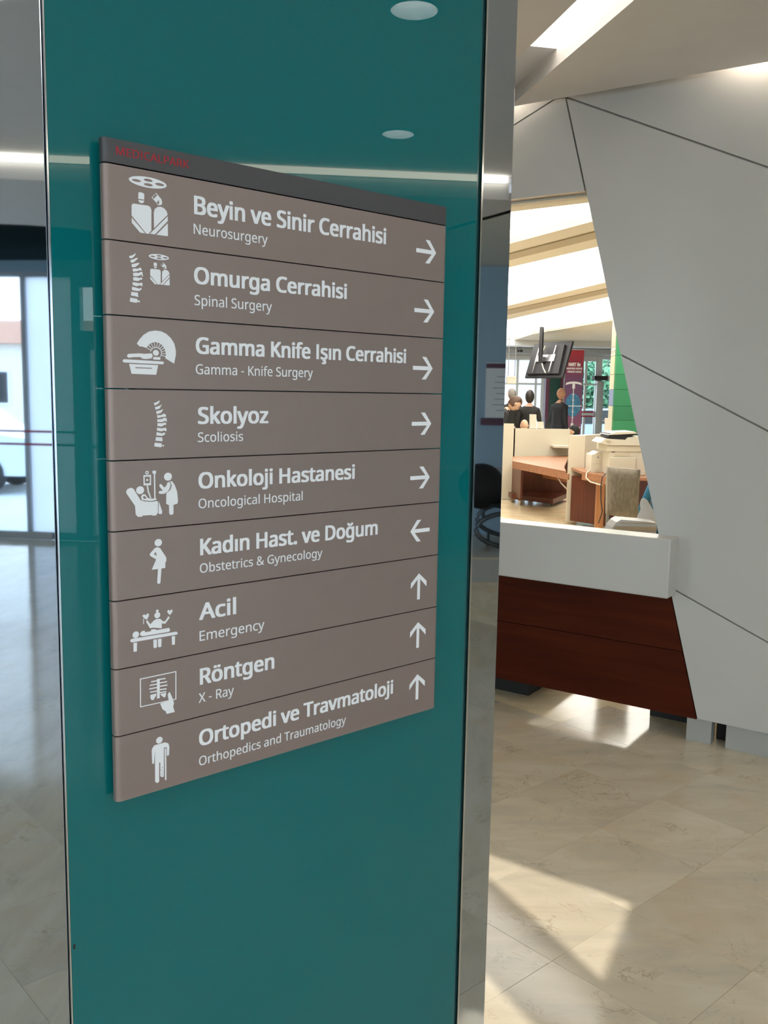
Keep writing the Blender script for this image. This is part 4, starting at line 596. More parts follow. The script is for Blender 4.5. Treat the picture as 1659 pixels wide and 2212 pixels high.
ICONS_RAW = ('[[[[[7173,19263],[7167,19278],[7149,19292],[7121,19306],[7082,19317],[7035,19327],[6981,19334],[6923,19339],[6862,19340],[6801,19339],[6743,19334],[6689,19327],[6642,19317],[6603,19306],[6575,19292],[6557,19278],[6551,19263],[6557,19248],[6575,19234],[6603,19220],[6642,19209],[6689,19199],[6743,19192],[6801,19187],[6862,19186],[6923,19187],[6981,19192],[7035,19199],[7082,19209],[7121,19220],[7149,19234],[7167,19248]],[[6748,19261],[6744,19267],[6734,19272],[6718,19276],[6698,19279],[6675,19280],[6652,19279],[6632,19276],[6616,19272],[6606,19267],[6602,19261],[6606,19255],[6616,19250],[6632,19246],[6652,19243],[6675,19242],[6698,19243],[6718,19246],[6734,19250],[6744,19255]],[[6939,19295],[6935,19301],[6925,19307],[6909,19311],[6889,19314],[6866,19315],[6843,19314],[6823,19311],[6807,19307],[6797,19301],[6793,19295],[6797,19289],[6807,19283],[6823,19279],[6843,19276],[6866,19275],[6889,19276],[6909,19279],[6925,19283],[6935,19289]],[[6939,19230],[6935,19236],[6925,19242],[6909,19246],[6889,19249],[6866,19250],[6843,19249],[6823,19246],[6807,19242],[6797,19236],[6793,19230],[6797,19224],[6807,19218],[6823,19214],[6843,19211],[6866,19210],[6889,19211],[6909,19214],[6925,19218],[6935,19224]],[[7130,19263],[7126,19269],[7116,19275],[7099,19279],[7078,19282],[7055,19283],[7032,19282],[7011,19279],[6994,19275],[6984,19269],[6980,19263],[6984,19257],[6994,19251],[7011,19247],[7032,19244],[7055,19243],[7078,19244],[7099,19247],[7116,19251],[7126,19257]]],[[[6702,19092],[6727,19103],[6771,19099],[6798,19085],[6795,19003],[6698,19002]]],[[[6698,18986],[6797,18990],[6786,18959],[6751,18944],[6714,18955]]],[[[6994,19131],[7081,19051],[7093,19004],[7084,18974],[7045,18954],[7010,18964],[6986,18994],[6916,19054]],[[6988,19118],[7009,19098],[6951,19038],[6932,19060]],[[7039,19033],[7041,18968],[6993,18984]]],[[[6588,18889],[6599,18912],[6626,18923],[6850,18926],[6891,18914],[6911,18874],[6906,18570],[6860,18515],[6819,18514],[6586,18747]]],[[[6587,18717],[6802,18516],[6720,18514],[6586,18642]]],[[[6949,18836],[6967,18894],[7016,18930],[7072,18939],[7128,18922],[7167,18884],[7182,18837],[6948,18606]]],[[[7183,18816],[7182,18744],[6964,18519],[6878,18518]]],[[[7183,18713],[7183,18519],[6985,18516]]]],[[[[6533,18154],[6591,18172],[6622,18194],[6646,18206],[6628,18170],[6597,18136],[6553,18119],[6540,18133]]],[[[6555,18098],[6603,18116],[6658,18140],[6679,18136],[6644,18102],[6'
'609,18071],[6569,18058],[6555,18074]]],[[[6574,18039],[6623,18054],[6664,18067],[6705,18068],[6677,18038],[6635,18006],[6588,17992],[6571,18009]]],[[[6584,17970],[6621,17983],[6676,17982],[6696,18000],[6724,17999],[6742,17961],[6703,17963],[6654,17943],[6593,17933]]],[[[6588,17912],[6640,17924],[6688,17922],[6716,17943],[6747,17940],[6749,17903],[6759,17873],[6742,17878],[6729,17901],[6680,17875],[6599,17866]]],[[[6591,17848],[6639,17858],[6694,17849],[6735,17862],[6745,17841],[6734,17828],[6707,17822],[6672,17801],[6597,17803]]],[[[6583,17778],[6638,17776],[6685,17771],[6733,17785],[6747,17767],[6736,17720],[6719,17740],[6685,17737],[6650,17722],[6583,17737]]],[[[6572,17709],[6616,17706],[6691,17691],[6722,17709],[6730,17685],[6690,17657],[6635,17653],[6571,17663]]],[[[6560,17634],[6669,17631],[6668,17594],[6678,17567],[6552,17581]]],[[[6542,17547],[6657,17537],[6660,17513],[6701,17516],[6687,17484],[6656,17497],[6642,17477],[6530,17487]]],[[[7196,18191],[7192,18199],[7183,18207],[7167,18215],[7146,18221],[7120,18226],[7090,18230],[7058,18233],[7025,18233],[6992,18233],[6960,18230],[6930,18226],[6904,18221],[6883,18215],[6867,18207],[6858,18199],[6854,18191],[6858,18183],[6867,18175],[6883,18167],[6904,18161],[6930,18156],[6960,18152],[6992,18149],[7025,18149],[7058,18149],[7090,18152],[7120,18156],[7146,18161],[7167,18167],[7183,18175],[7192,18183]],[[6962,18190],[6960,18193],[6955,18196],[6946,18198],[6935,18200],[6922,18200],[6910,18200],[6899,18198],[6890,18196],[6884,18193],[6882,18190],[6884,18187],[6890,18184],[6899,18182],[6910,18180],[6922,18179],[6935,18180],[6946,18182],[6955,18184],[6960,18187]],[[7067,18209],[7065,18212],[7060,18215],[7051,18217],[7040,18219],[7027,18220],[7015,18219],[7004,18217],[6995,18215],[6989,18212],[6987,18209],[6989,18205],[6995,18202],[7004,18200],[7015,18198],[7027,18198],[7040,18198],[7051,18200],[7060,18202],[7065,18205]],[[7067,18173],[7065,18176],[7060,18179],[7051,18182],[7040,18183],[7027,18184],[7015,18183],[7004,18182],[6995,18179],[6989,18176],[6987,18173],[6989,18170],[6995,18166],[7004,18164],[7015,18162],[7027,18162],[7040,18162],[7051,18164],[7060,18166],[7065,18170]],[[7172,18191],[7170,18194],[7164,18198],[7155,18200],[7144,18201],[7131,18202],[7118,18201],[7107,18200],[7097,18198],[7092,18194],[7090,18191],[7092,18188],[7097,18184],[7107,18182],[7118,18181],[7131,18180],[7144,18181],[7155,18182],[7164'
',18184],[7170,18188]]],[[[6937,18097],[6951,18103],[6975,18101],[6990,18093],[6988,18048],[6935,18048]]],[[[6935,18039],[6989,18041],[6983,18024],[6964,18016],[6944,18022]]],[[[7097,18119],[7145,18075],[7152,18049],[7147,18032],[7125,18021],[7106,18027],[7093,18043],[7055,18076]],[[7094,18111],[7106,18100],[7074,18067],[7063,18080]],[[7122,18065],[7123,18029],[7097,18038]]],[[[6875,17986],[6881,17998],[6895,18004],[7018,18006],[7041,17999],[7052,17977],[7049,17811],[7024,17780],[7001,17780],[6873,17908]]],[[[6874,17891],[6992,17781],[6947,17780],[6873,17850]]],[[[7073,17957],[7083,17988],[7110,18008],[7140,18013],[7171,18004],[7192,17983],[7201,17957],[7072,17830]]],[[[7201,17946],[7201,17906],[7081,17783],[7034,17782]]],[[[7201,17889],[7201,17783],[7093,17781]]]],[[[[6634,16872],[6680,16939],[6747,17008],[6837,17063],[6939,17084],[7041,17079],[7132,17044],[7212,16981],[7269,16902],[7294,16800],[7293,16727],[7262,16592],[7109,16669],[7121,16731],[7105,16802],[7060,16867],[7004,16900],[6936,16909],[6868,16888],[6822,16851],[6794,16814],[6722,16831],[6678,16832]]],[[[6865,16760],[6872,16775],[6882,16790],[6896,16802],[6911,16812],[6929,16818],[6947,16822],[6965,16822],[6983,16818],[7000,16811],[7014,16801],[7025,16789],[7034,16774],[7038,16759],[7039,16742],[7036,16725],[7029,16709],[7018,16695],[7027,16689],[7039,16705],[7047,16723],[7050,16742],[7049,16761],[7044,16779],[7035,16795],[7022,16809],[7006,16820],[6987,16828],[6967,16832],[6946,16832],[6926,16828],[6906,16820],[6889,16809],[6874,16796],[6862,16779],[6855,16762]]],[[[6866,16777],[6795,16812],[6800,16821],[6872,16786]]],[[[6882,16799],[6826,16851],[6835,16858],[6891,16806]]],[[[6905,16815],[6869,16881],[6879,16886],[6915,16820]]],[[[6931,16825],[6919,16899],[6930,16901],[6942,16827]]],[[[6959,16828],[6972,16903],[6983,16902],[6970,16827]]],[[[6987,16824],[7023,16894],[7034,16890],[6997,16820]]],[[[7011,16812],[7068,16871],[7077,16864],[7019,16806]]],[[[7030,16794],[7103,16836],[7109,16828],[7036,16786]]],[[[7042,16772],[7125,16794],[7127,16784],[7045,16762]]],[[[7046,16747],[7131,16746],[7130,16736],[7045,16737]]],[[[7042,16722],[7121,16699],[7117,16689],[7038,16712]]],[[[7001,16747],[6999,16761],[6991,16773],[6980,16783],[6966,16790],[6950,16792],[6934,16790],[6920,16783],[6909,16773],[6901,16761],[6899,16747],[6901,16733],[6909,16721],[6920,16711],[6934,16704],[6950,16702],[6966,16704],[6980,1671'
'1],[6991,16721],[6999,16733]]],[[[6910,16684],[7017,16684],[7029,16666],[7017,16643],[6909,16643],[6898,16663]]],[[[6472,16695],[6500,16714],[6676,16728],[6764,16725],[6877,16737],[6899,16702],[6875,16660],[6785,16645],[6719,16650],[6691,16672],[6586,16668],[6499,16655],[6472,16670]]],[[[6401,16618],[6422,16632],[7068,16619],[7088,16601],[7067,16575],[6421,16582],[6400,16593]]],[[[6502,16565],[6987,16562],[6950,16411],[6538,16417]],[[6605,16518],[6878,16515],[6878,16502],[6605,16504]]]],[[[[6898,15975],[6955,15996],[7007,16022],[6989,15976],[6920,15936]]],[[[6919,15914],[6988,15934],[7040,15955],[6999,15893],[6930,15874]]],[[[6939,15852],[7010,15867],[7066,15885],[7021,15826],[6946,15807]]],[[[6952,15790],[7032,15794],[7067,15815],[7102,15805],[7113,15768],[7043,15763],[6962,15746]]],[[[6956,15725],[7043,15732],[7078,15753],[7118,15742],[7123,15684],[7094,15705],[7042,15683],[6956,15686]]],[[[6959,15667],[7042,15666],[7100,15679],[7113,15643],[7076,15638],[7029,15614],[6958,15623]]],[[[6951,15598],[7040,15586],[7099,15598],[7116,15569],[7109,15536],[7075,15554],[7028,15539],[6948,15553]]],[[[6942,15530],[7039,15508],[7080,15523],[7095,15496],[7039,15468],[6937,15478]]],[[[6929,15452],[7038,15445],[7043,15384],[6920,15395]]],[[[6905,15366],[7025,15353],[7027,15325],[7069,15329],[7061,15296],[7030,15314],[7018,15290],[6898,15307]]]],[[[[6800,14904],[6798,14913],[6794,14920],[6787,14927],[6779,14931],[6769,14932],[6759,14931],[6751,14927],[6744,14920],[6740,14913],[6738,14904],[6740,14895],[6744,14888],[6751,14881],[6759,14877],[6769,14876],[6779,14877],[6787,14881],[6794,14888],[6798,14895]],[[6783,14904],[6782,14908],[6780,14911],[6777,14914],[6773,14915],[6769,14916],[6765,14915],[6761,14914],[6758,14911],[6756,14908],[6755,14904],[6756,14900],[6758,14897],[6761,14894],[6765,14893],[6769,14892],[6773,14893],[6777,14894],[6780,14897],[6782,14900]]],[[[6706,14868],[6837,14867],[6834,14705],[6706,14707]],[[6728,14841],[6814,14840],[6812,14738],[6729,14739]]],[[[6788,14789],[6787,14794],[6784,14799],[6780,14803],[6775,14805],[6769,14806],[6763,14805],[6758,14803],[6754,14799],[6751,14794],[6750,14789],[6751,14784],[6754,14779],[6758,14775],[6763,14773],[6769,14772],[6775,14773],[6780,14775],[6784,14779],[6787,14784]]],[[[6758,14704],[6783,14703],[6795,14613],[6836,14500],[6816,14498],[6774,14603]]],[[[6883,14882],[6906,14881],[6907,14492],[6884,14493]]],[[[6861,'
'14929],[6924,14930],[6923,14881],[6862,14882]]],[[[6716,14637],[6713,14656],[6703,14673],[6688,14687],[6669,14696],[6648,14699],[6627,14696],[6608,14687],[6593,14673],[6583,14656],[6580,14637],[6583,14618],[6593,14601],[6608,14587],[6627,14578],[6648,14575],[6669,14578],[6688,14587],[6703,14601],[6713,14618]]],[[[6417,14635],[6435,14665],[6490,14684],[6534,14669],[6654,14480],[6721,14458],[6835,14444],[6939,14452],[6950,14423],[6945,14264],[6924,14239],[6915,14222],[6843,14224],[6837,14235],[6681,14237],[6674,14219],[6598,14225],[6566,14266],[6557,14398],[6417,14604]]],[[[6661,14537],[6684,14572],[6735,14566],[6774,14509],[6836,14492],[6917,14495],[6926,14470],[6835,14455],[6744,14469],[6671,14484]],[[6694,14535],[6723,14544],[6756,14505],[6722,14496],[6700,14505]]],[[[6964,14442],[7020,14280],[7015,14243],[6988,14235],[6953,14248]]],[[[7199,14824],[7196,14844],[7185,14862],[7170,14876],[7150,14885],[7128,14888],[7106,14885],[7086,14876],[7071,14862],[7060,14844],[7057,14824],[7060,14804],[7071,14786],[7086,14772],[7106,14763],[7128,14760],[7150,14763],[7170,14772],[7185,14786],[7196,14804]]],[[[7154,14750],[7201,14747],[7248,14683],[7288,14573],[7300,14432],[7291,14385],[7219,14368],[7218,14234],[7199,14213],[7158,14214],[7141,14239],[7139,14370],[7090,14393],[7095,14561],[7170,14617],[7192,14686],[7177,14724]]],[[[7118,14732],[7151,14739],[7174,14697],[7155,14634],[7116,14583],[7057,14555],[6976,14560],[6959,14587],[6982,14607],[7035,14606],[6977,14676],[6978,14708],[7007,14715],[7064,14655],[7094,14680]]]],[[[[7008,13786],[7005,13804],[6996,13821],[6981,13834],[6963,13842],[6943,13845],[6923,13842],[6905,13834],[6890,13821],[6881,13804],[6878,13786],[6881,13768],[6890,13751],[6905,13738],[6923,13730],[6943,13727],[6963,13730],[6981,13738],[6996,13751],[7005,13768]]],[[[6927,13716],[6974,13695],[7077,13538],[7082,13489],[7061,13448],[7060,13367],[6992,13364],[6970,13133],[6941,13121],[6912,13140],[6930,13363],[6823,13365],[6901,13522],[6798,13590],[6792,13622],[6881,13706]],[[6897,13644],[6913,13577],[6864,13610]]]],[[[[6960,12618],[6957,12633],[6950,12647],[6938,12658],[6923,12665],[6907,12667],[6891,12665],[6876,12658],[6864,12647],[6857,12633],[6854,12618],[6857,12603],[6864,12589],[6876,12578],[6891,12571],[6907,12569],[6923,12571],[6938,12578],[6950,12589],[6957,12603]]],[[[6933,12686],[6932,12693],[6928,12700],[6923,12705],[6916,12709],[6908,12710],['
'6900,12709],[6893,12705],[6888,12700],[6884,12693],[6883,12686],[6884,12679],[6888,12672],[6893,12667],[6900,12663],[6908,12662],[6916,12663],[6923,12667],[6928,12672],[6932,12679]]],[[[6839,12537],[6887,12559],[6958,12551],[7013,12498],[7045,12501],[7102,12573],[7129,12547],[7044,12456],[6984,12473],[6982,12392],[6825,12428],[6775,12425],[6707,12549],[6730,12564],[6784,12490]]],[[[7082,12643],[7092,12671],[7112,12676],[7130,12651],[7149,12675],[7171,12670],[7180,12639],[7129,12584]]],[[[6647,12649],[6678,12666],[6709,12647],[6732,12673],[6760,12661],[6760,12625],[6739,12599],[6731,12571],[6677,12601]]],[[[6661,12596],[6675,12594],[6672,12507],[6661,12509]]],[[[6587,12360],[6584,12377],[6576,12392],[6564,12404],[6548,12411],[6531,12414],[6514,12411],[6498,12404],[6486,12392],[6478,12377],[6475,12360],[6478,12343],[6486,12328],[6498,12316],[6514,12309],[6531,12306],[6548,12309],[6564,12316],[6576,12328],[6584,12343]]],[[[6603,12373],[6642,12403],[6689,12400],[6688,12376],[6790,12375],[6798,12403],[6868,12396],[6884,12378],[7115,12378],[7131,12331],[7106,12313],[6649,12317],[6610,12335]]],[[[6437,12292],[6464,12306],[7244,12295],[7271,12263],[7251,12244],[6463,12247],[6436,12267]]],[[[6489,12235],[6550,12233],[6544,12089],[6487,12090]]],[[[7157,12230],[7218,12227],[7213,12085],[7160,12087]]],[[[6831,12229],[6894,12225],[6892,12096],[6863,12084],[6832,12099]]],[[[6910,12227],[6977,12223],[6971,12097],[6943,12083],[6911,12100]]]],[[[[6586,11636],[7233,11637],[7227,11159],[6581,11164]],[[6605,11619],[7215,11621],[7209,11174],[6598,11180]]],[[[6883,11570],[6934,11570],[6929,11245],[6878,11246]]],[[[6780,11556],[6883,11553],[6883,11533],[6780,11535]]],[[[6756,11502],[6882,11498],[6882,11477],[6755,11481]]],[[[6747,11444],[6881,11442],[6881,11421],[6746,11423]]],[[[6760,11389],[6880,11382],[6880,11361],[6760,11368]]],[[[6934,11567],[7035,11561],[7035,11540],[6934,11546]]],[[[6933,11507],[7062,11503],[7062,11482],[6933,11487]]],[[[6932,11451],[7069,11445],[7069,11424],[6932,11430]]],[[[6932,11395],[7052,11386],[7052,11364],[6931,11374]]],[[[6931,11346],[7047,11340],[7046,11319],[6930,11325]]],[[[6764,11333],[6867,11334],[6866,11304],[6818,11239],[6786,11239],[6763,11281]]],[[[6938,11311],[7046,11311],[7034,11246],[7009,11236],[6962,11276]]],[[[6933,11154],[7089,11166],[7071,11261],[7083,11296],[7108,11310],[7171,11163],[7182,11100],[7166,11050],[7196,10952],[7046,109'
'52],[7033,10999],[6974,11047]]]],[[[[6969,10541],[6966,10558],[6958,10574],[6945,10586],[6928,10594],[6910,10597],[6892,10594],[6875,10586],[6862,10574],[6854,10558],[6851,10541],[6854,10524],[6862,10508],[6875,10496],[6892,10488],[6910,10485],[6928,10488],[6945,10496],[6958,10508],[6966,10524]]],[[[6780,10434],[6821,10477],[7014,10479],[7071,10445],[7089,10386],[7081,10250],[7051,10235],[7039,10261],[7040,10391],[6988,10393],[6981,9906],[6953,9899],[6916,9924],[6920,10154],[6901,10166],[6895,9838],[6858,9825],[6823,9858],[6827,10392],[6808,10168],[6776,10177],[6771,10391]],[[6964,10067],[6960,10074],[6952,10074],[6948,10067],[6952,10060],[6960,10060]],[[6950,10025],[6946,10032],[6938,10032],[6934,10025],[6938,10018],[6946,10018]],[[6974,9985],[6970,9991],[6962,9991],[6958,9985],[6962,9979],[6970,9979]],[[6952,9960],[6948,9966],[6940,9966],[6936,9960],[6940,9954],[6948,9954]],[[6968,9928],[6964,9934],[6956,9934],[6952,9928],[6956,9922],[6964,9922]]],[[[7000,10375],[7030,10375],[7027,9832],[7001,9834]]]]]')

# ================================================================== COLUMN AND SIGN
GO = .026                                                             # glass face lies this far behind the sign's face
def uv(x, y, o=0.):
    r = ray(x, y); t = -(PO + o) / r.dot(Nn); p = Vector((0, 0, EYE)) + r * t; return p.dot(Dd), p.z
ul = (uv(95, 0, GO)[0] + uv(160, 2212, GO)[0]) / 2; ur = (uv(1036, 0, GO)[0] + uv(990, 2000, GO)[0]) / 2
cr_ = (uv(1122, 0, GO)[0] + uv(1052, 2212, GO)[0]) / 2; cl_ = uv(0, 2150, GO)[0]
yg = PO + GO
colm = thing('column', 'square lobby column faced in glossy teal glass between polished steel strips', 'column', (0, 0, 0), DA)
MB().box(ul, ur, yg, yg + .010, .0, LZ + .05).obj('glass_panel', 'teal_back', colm)
MB().box(ul - .0025, ul - .0003, yg + .001, yg + .010, 0, LZ + .05).obj('edge_trim', 'steel_edge', colm)
MB().box(ur + .0003, ur + .004, yg + .0005, yg + .010, 0, LZ + .05).obj('glass_edge', 'glass_edge', colm)
MB().box(cl_, ul - .003, yg + .006, yg + .02, 0, LZ + .05, .002).obj('steel_strip', 'steel_mirror', colm)
MB().box(ur + .017, ur + .022, yg + .003, yg + .02, 0, LZ + .05).obj('edge_trim', 'steel_edge', colm)
rs = MB().box(ur + .0222, cr_, yg + .006, yg + .02, 0, LZ + .05, .002).obj('steel_strip', 'steel_mirror', colm)
MB().box(ur + .004, ur + .017, yg + .018, yg + .022, 0, LZ + .05).obj('shadow_gap', 'glass_edge', colm)
MB().box(cl_ + .004, cr_ - .004, yg + .021, yg + 1.0, 0, LZ + .05).obj('column_core', 'steel', colm)
MB().box(.5495, .5525, yg - .0008, yg, .735, .7425).obj('chip', 'dark_void', colm)

sign = thing('directory_sign', 'brown metal wall directory with white pictograms, department names and arrows on teal glass', 'sign', (0, 0, 0), DA)
SU0, SU1, ST, RH = .6165, 1.3255, 1.980, .1085
SH = 1.9445
MB().box(SU0 + .05, SU1 - .05, PO + .012, yg - .0005, ST - RH * 9 + .0, ST - .05).obj('backing_frame', 'black', sign)
def plate(z0, z1, m, name):
    # front face flat with rounded left and right edges
    n = 5; r = .009; pts = []
    for k in range(n + 1): a = math.pi / 2 * k / n; pts.append((SU0 + r - r * math.cos(a), PO + r * .7 - r * .7 * math.sin(a)))
    for k in range(n + 1): a = math.pi / 2 * k / n; pts.append((SU1 - r + r * math.sin(a), PO + r * .7 - r * .7 * math.cos(a)))
    pts += [(SU1, PO + .013), (SU0, PO + .013)]
    return MB().prism(pts, z0, z1).obj(name, m, sign)
hp = plate(SH + .0012, ST, 'sign_header', 'header_plate')
# --- letter shapes (outlines per em/1000), condensed to the sign's proportions
GLY = {}
for part in GLYPHS_RAW.split('|'):
    ch, restp = part[0], part[1:]
    adv, body = restp.split(':'); GLY[ch] = (int(adv), [[tuple(map(int, q.split(','))) for q in c.split(' ')] for c in body.split(';')] if body else [])
GLY['I'] = (262, [[(95, 0), (95, 573), (168, 573), (168, 0)]])
_gc = {}
def glyph(ch):
    if ch not in _gc: _gc[ch] = fill(GLY[ch][1]) if GLY[ch][1] else ([], [])
    return _gc[ch]
def ink(text):
    x = 0; lo = None; hi = 0
    for ch in text:
        a, cs = GLY[ch]
        for c in cs:
            for q in c:
                lo = x + q[0] if lo is None else min(lo, x + q[0]); hi = max(hi, x + q[0])
        x += a
    return lo, hi
def text_mesh(mb, text, x0, x1, base, cap, bold=0., y=0., T=None):
    lo, hi = ink(text); st = (x1 - x0 - 2 * bold) / (hi - lo); sy = (cap - bold) / 573.; x = 0
    offs = [(0, 0)] if not bold else [(-1, -.5), (1, -.5), (-1, .5), (1, .5), (0, -.5), (0, .5), (-.5, 0), (.5, 0)]
    for ch in text:
        vs, fs = glyph(ch)
        for k, (dx, dy) in enumerate(offs):
            if vs:
                pts = [(x0 + bold + (x + v.x - lo) * st + dx * bold, y - k * .00002, base + bold * .5 + v.y * sy + dy * bold) for v in vs]
                mb.add([T @ Vector(p) for p in pts] if T is not None else pts, fs)
        x += GLY[ch][0]
    return mb
FY = PO - .0004
ROWS = [(("Beyin ve Sinir Cerrahisi", .764, 1.8911, .0281, 1.1656), ("Neurosurgery", .7629, 1.861, .0155, .9023), 'R'),
        (("Omurga Cerrahisi", .7629, 1.785, .0262, 1.0736), ("Spinal Surgery", .7633, 1.7518, .0160, .9109), 'R'),
        (("Gamma Knife Işın Cerrahisi", .7648, 1.6762, .0262, 1.2217), ("Gamma - Knife Surgery", .7644, 1.6441, .0157, .9982), 'R'),
        (("Skolyoz", .7674, 1.5647, .0272, .9039), ("Scoliosis", .7671, 1.5357, .0155, .8531), 'R'),
        (("Onkoloji Hastanesi", .7675, 1.4599, .0266, 1.0974), ("Oncological Hospital", .7672, 1.4278, .0157, .9774), 'R'),
        (("Kadın Hast. ve Doğum", .7693, 1.3501, .0275, 1.1562), ("Obstetrics & Gynecology", .7685, 1.3208, .0154, 1.0227), 'L'),
        (("Acil", .7662, 1.2418, .0282, .8382), ("Emergency", .7668, 1.2063, .0168, .8959), 'U'),
        (("Röntgen", .7666, 1.1312, .0280, .917), ("X - Ray", .7641, 1.1007, .0162, .8329), 'U'),
        (("Ortopedi ve Travmatoloji", .764, 1.0249, .0276, 1.2039), ("Orthopedics and Traumatology", .7636, .9909, .0160, 1.0832), 'U')]
ICONS = json.loads(ICONS_RAW)
tips = [(1.2962, 1.8898), (1.2946, 1.7779), (1.2938, 1.6683), (1.2937, 1.5604), (1.2927, 1.4541), (1.2423, 1.3479), (1.2688, 1.2610), (1.2693, 1.1606), (1.2705, 1.0516)]
def arrow_pts(kind, tx, tz):
    # right-pointing arrow, tip at 0,0
    L = .0535; h = .0218; w = .0052; k = .0115
    pts = [(0, 0), (-.0283, h), (-.0283 + .0 + k, h), (.0, 0)]
    up_ = [(0, 0), (-.0180, h), (-.0295, h), (-.0122, w * .74), (-L, w * .74), (-L, -w * .74), (-.0122, -w * .74), (-.0295, -h), (-.0180, -h)]
    out = []
    for x, z in up_:
        if kind == 'L': x, z = -x, -z
        if kind == 'U': x, z = -z, x
        out.append((tx + x, tz + z))
    return out
for k, (big, small, kind) in enumerate(ROWS):
    z1 = SH - RH * k; z0 = z1 - RH
    pl = plate(z0 + .0010, z1 - .0010, 'sign_brown', 'sign_plate')
    def up_layer(poly, name):
        mb = MB()
        for g in poly:
            vs, fs = fill(g); mb.add([(v.x, FY, v.y) for v in vs], fs)
        return mb.obj(name, 'sign_white', pl)
    mb = MB(); text_mesh(mb, big[0], big[1], big[4], big[2], big[3], .00135, FY); mb.obj('department_name', 'sign_white', pl)
    mb = MB(); text_mesh(mb, small[0], small[1], small[4], small[2], small[3], .00022, FY); mb.obj('english_name', 'sign_white', pl)
    up_layer([[[(q[0] / 10000, q[1] / 10000) for q in c] for c in g] for g in ICONS[k]], 'pictogram')
    up_layer([[arrow_pts(kind, *tips[k])]], 'arrow')
mb = MB(); text_mesh(mb, 'MEDICALPARK', .636, .756, 1.9578, .0118, .0003, FY); mb.obj('logo_lettering', 'sign_red', hp)

# ================================================================== RECEPTION DESK (front counter)
desk = thing('reception_desk', 'dark wood reception counter with white front band beneath the tall white wall', 'desk', tuple(Q0), EA)
for p in ([(-2.8, .4345), (.9525, .4345), (.879, .705), (-2.8, .705)], [(-2.8, .12), (1.0375, .12), (.9535, .4315), (-2.8, .4315)]):
    MB().prism(p, -.03, 0, MX).obj('wood_panel', 'dark_wood', desk)
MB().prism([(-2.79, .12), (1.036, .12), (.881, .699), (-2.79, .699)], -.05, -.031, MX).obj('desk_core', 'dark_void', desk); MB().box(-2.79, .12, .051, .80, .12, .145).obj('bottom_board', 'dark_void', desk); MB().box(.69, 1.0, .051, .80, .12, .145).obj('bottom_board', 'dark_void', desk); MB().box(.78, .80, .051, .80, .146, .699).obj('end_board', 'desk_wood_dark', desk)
MB().box(-2.9, .906, -.12, .03, .700, .976, .006).obj('counter_band', 'white_lacquer', desk)
MB().box(-2.8, .80, .031, .84, .70, .725).obj('worktop', 'desk_wood', desk)
MB().box(-2.6, .10, .16, .6, 0, .12).obj('plinth', 'dark_void', desk)  # near-black, with the shade under the desk put into its colour
MB().box(.735, .98, .26, .55, 0, .119).obj('plinth', 'dark_void', desk)  # near-black block stands in for the shaded gap under the desk
MB().box(.985, 1.10, .035, .10, 0, .118).obj('plinth', 'plinth_grey', desk)
MB().box(1.10, 1.165, .13, .15, 0, .119).obj('plinth', 'dark_void', desk)  # dark sheet painting the shade between the grey plinths

# ================================================================== HALL FURNITURE
def pt(x, y, Y): return py(x, 920 if y == 1 else y, Y)
# first cubicle counter
t = thing('cubicle_desk', 'cream partitioned counter with angled wooden desktop behind the white band, left', 'desk', (1.9, 14.3, 0))
o_ = Vector((1.9, 14.3, 0))
def L_(v): return (v[0] - o_.x, v[1] - o_.y)
A = pz(1087, 1078, 0); B = pz(1107, 1078, 0)
MB().box(-.55, B.x - o_.x, .02, .10, .03, 1.19 - .06).obj('end_panel', 'cream_laminate', t)
MB().box(-.55, pt(1109, 925, 14.35).x - o_.x, -.02, .02, pt(1100, 1078, 14.3).z, pt(1100, 915, 14.3).z).obj('end_panel', 'cream_laminate', t)
xa = pt(1107, 1, 14.35).x - o_.x; xb = pt(1231, 1, 14.35).x - o_.x
MB().box(xa + .002, xb, .02, .07, .10, pt(1170, 926, 14.35).z).obj('partition', 'cream_laminate', t)
MB().prism([L_(pz(1107, 986, .70).xy), (xb, .015), L_(pt(1222, 1, 12.0).xy), L_(pz(1223, 1018, .70).xy), L_(pz(1107, 996, .70).xy)], .672, .70).obj('desktop', 'desk_wood', t)
MB().prism([L_(pz(1228, 1019, .70).xy), L_(pz(1107, 996, .70).xy), L_((pz(1107, 996, .70) + Vector((.02, .03, 0))).xy), L_((pz(1228, 1019, .70) + Vector((.02, .03, 0))).xy)], .60, .6715).obj('desktop_edge', 'desk_wood', t)
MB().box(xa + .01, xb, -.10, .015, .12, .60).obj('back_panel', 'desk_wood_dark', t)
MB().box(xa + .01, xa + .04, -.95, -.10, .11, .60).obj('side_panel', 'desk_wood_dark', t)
q0 = pz(1105, 1068, .13); q1 = pz(1195, 1078, .13)
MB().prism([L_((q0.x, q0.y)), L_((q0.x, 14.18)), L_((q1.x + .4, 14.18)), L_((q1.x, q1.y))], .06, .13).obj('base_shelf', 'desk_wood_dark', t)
sA = pz(1172, 1020, .50); sB = pz(1226, 1030, .50)
MB().prism([L_(sA.xy), L_(sB.xy), L_((sB.x, sB.y + .5)), L_((sA.x, sA.y + .7))], .42, .50).obj('shelf', 'desk_wood', t)
for x, y in ((1123, 1092), (1190, 1092)):
    p = pz(x, y, 0) - o_; MB().cyl((p.x, p.y, 0), (p.x, p.y, .08), .008, .035, 10).obj('foot', 'steel', t)
MB().tube([(pt(1184, 1013, 12.8) - o_), (pt(1200, 1024, 12.6) - o_), (pt(1212, 1044, 12.3) - o_), (pt(1226, 1058, 12.0) - o_)], .009, 6).obj('cable', 'cream_plastic', t)
MB().box(pt(1196, 1, 14.1).x - o_.x, xb + .02, -.30, .015, pt(1200, 963, 14.0).z - .03, pt(1200, 963, 14.0).z).obj('transaction_shelf', 'cream_laminate', t)
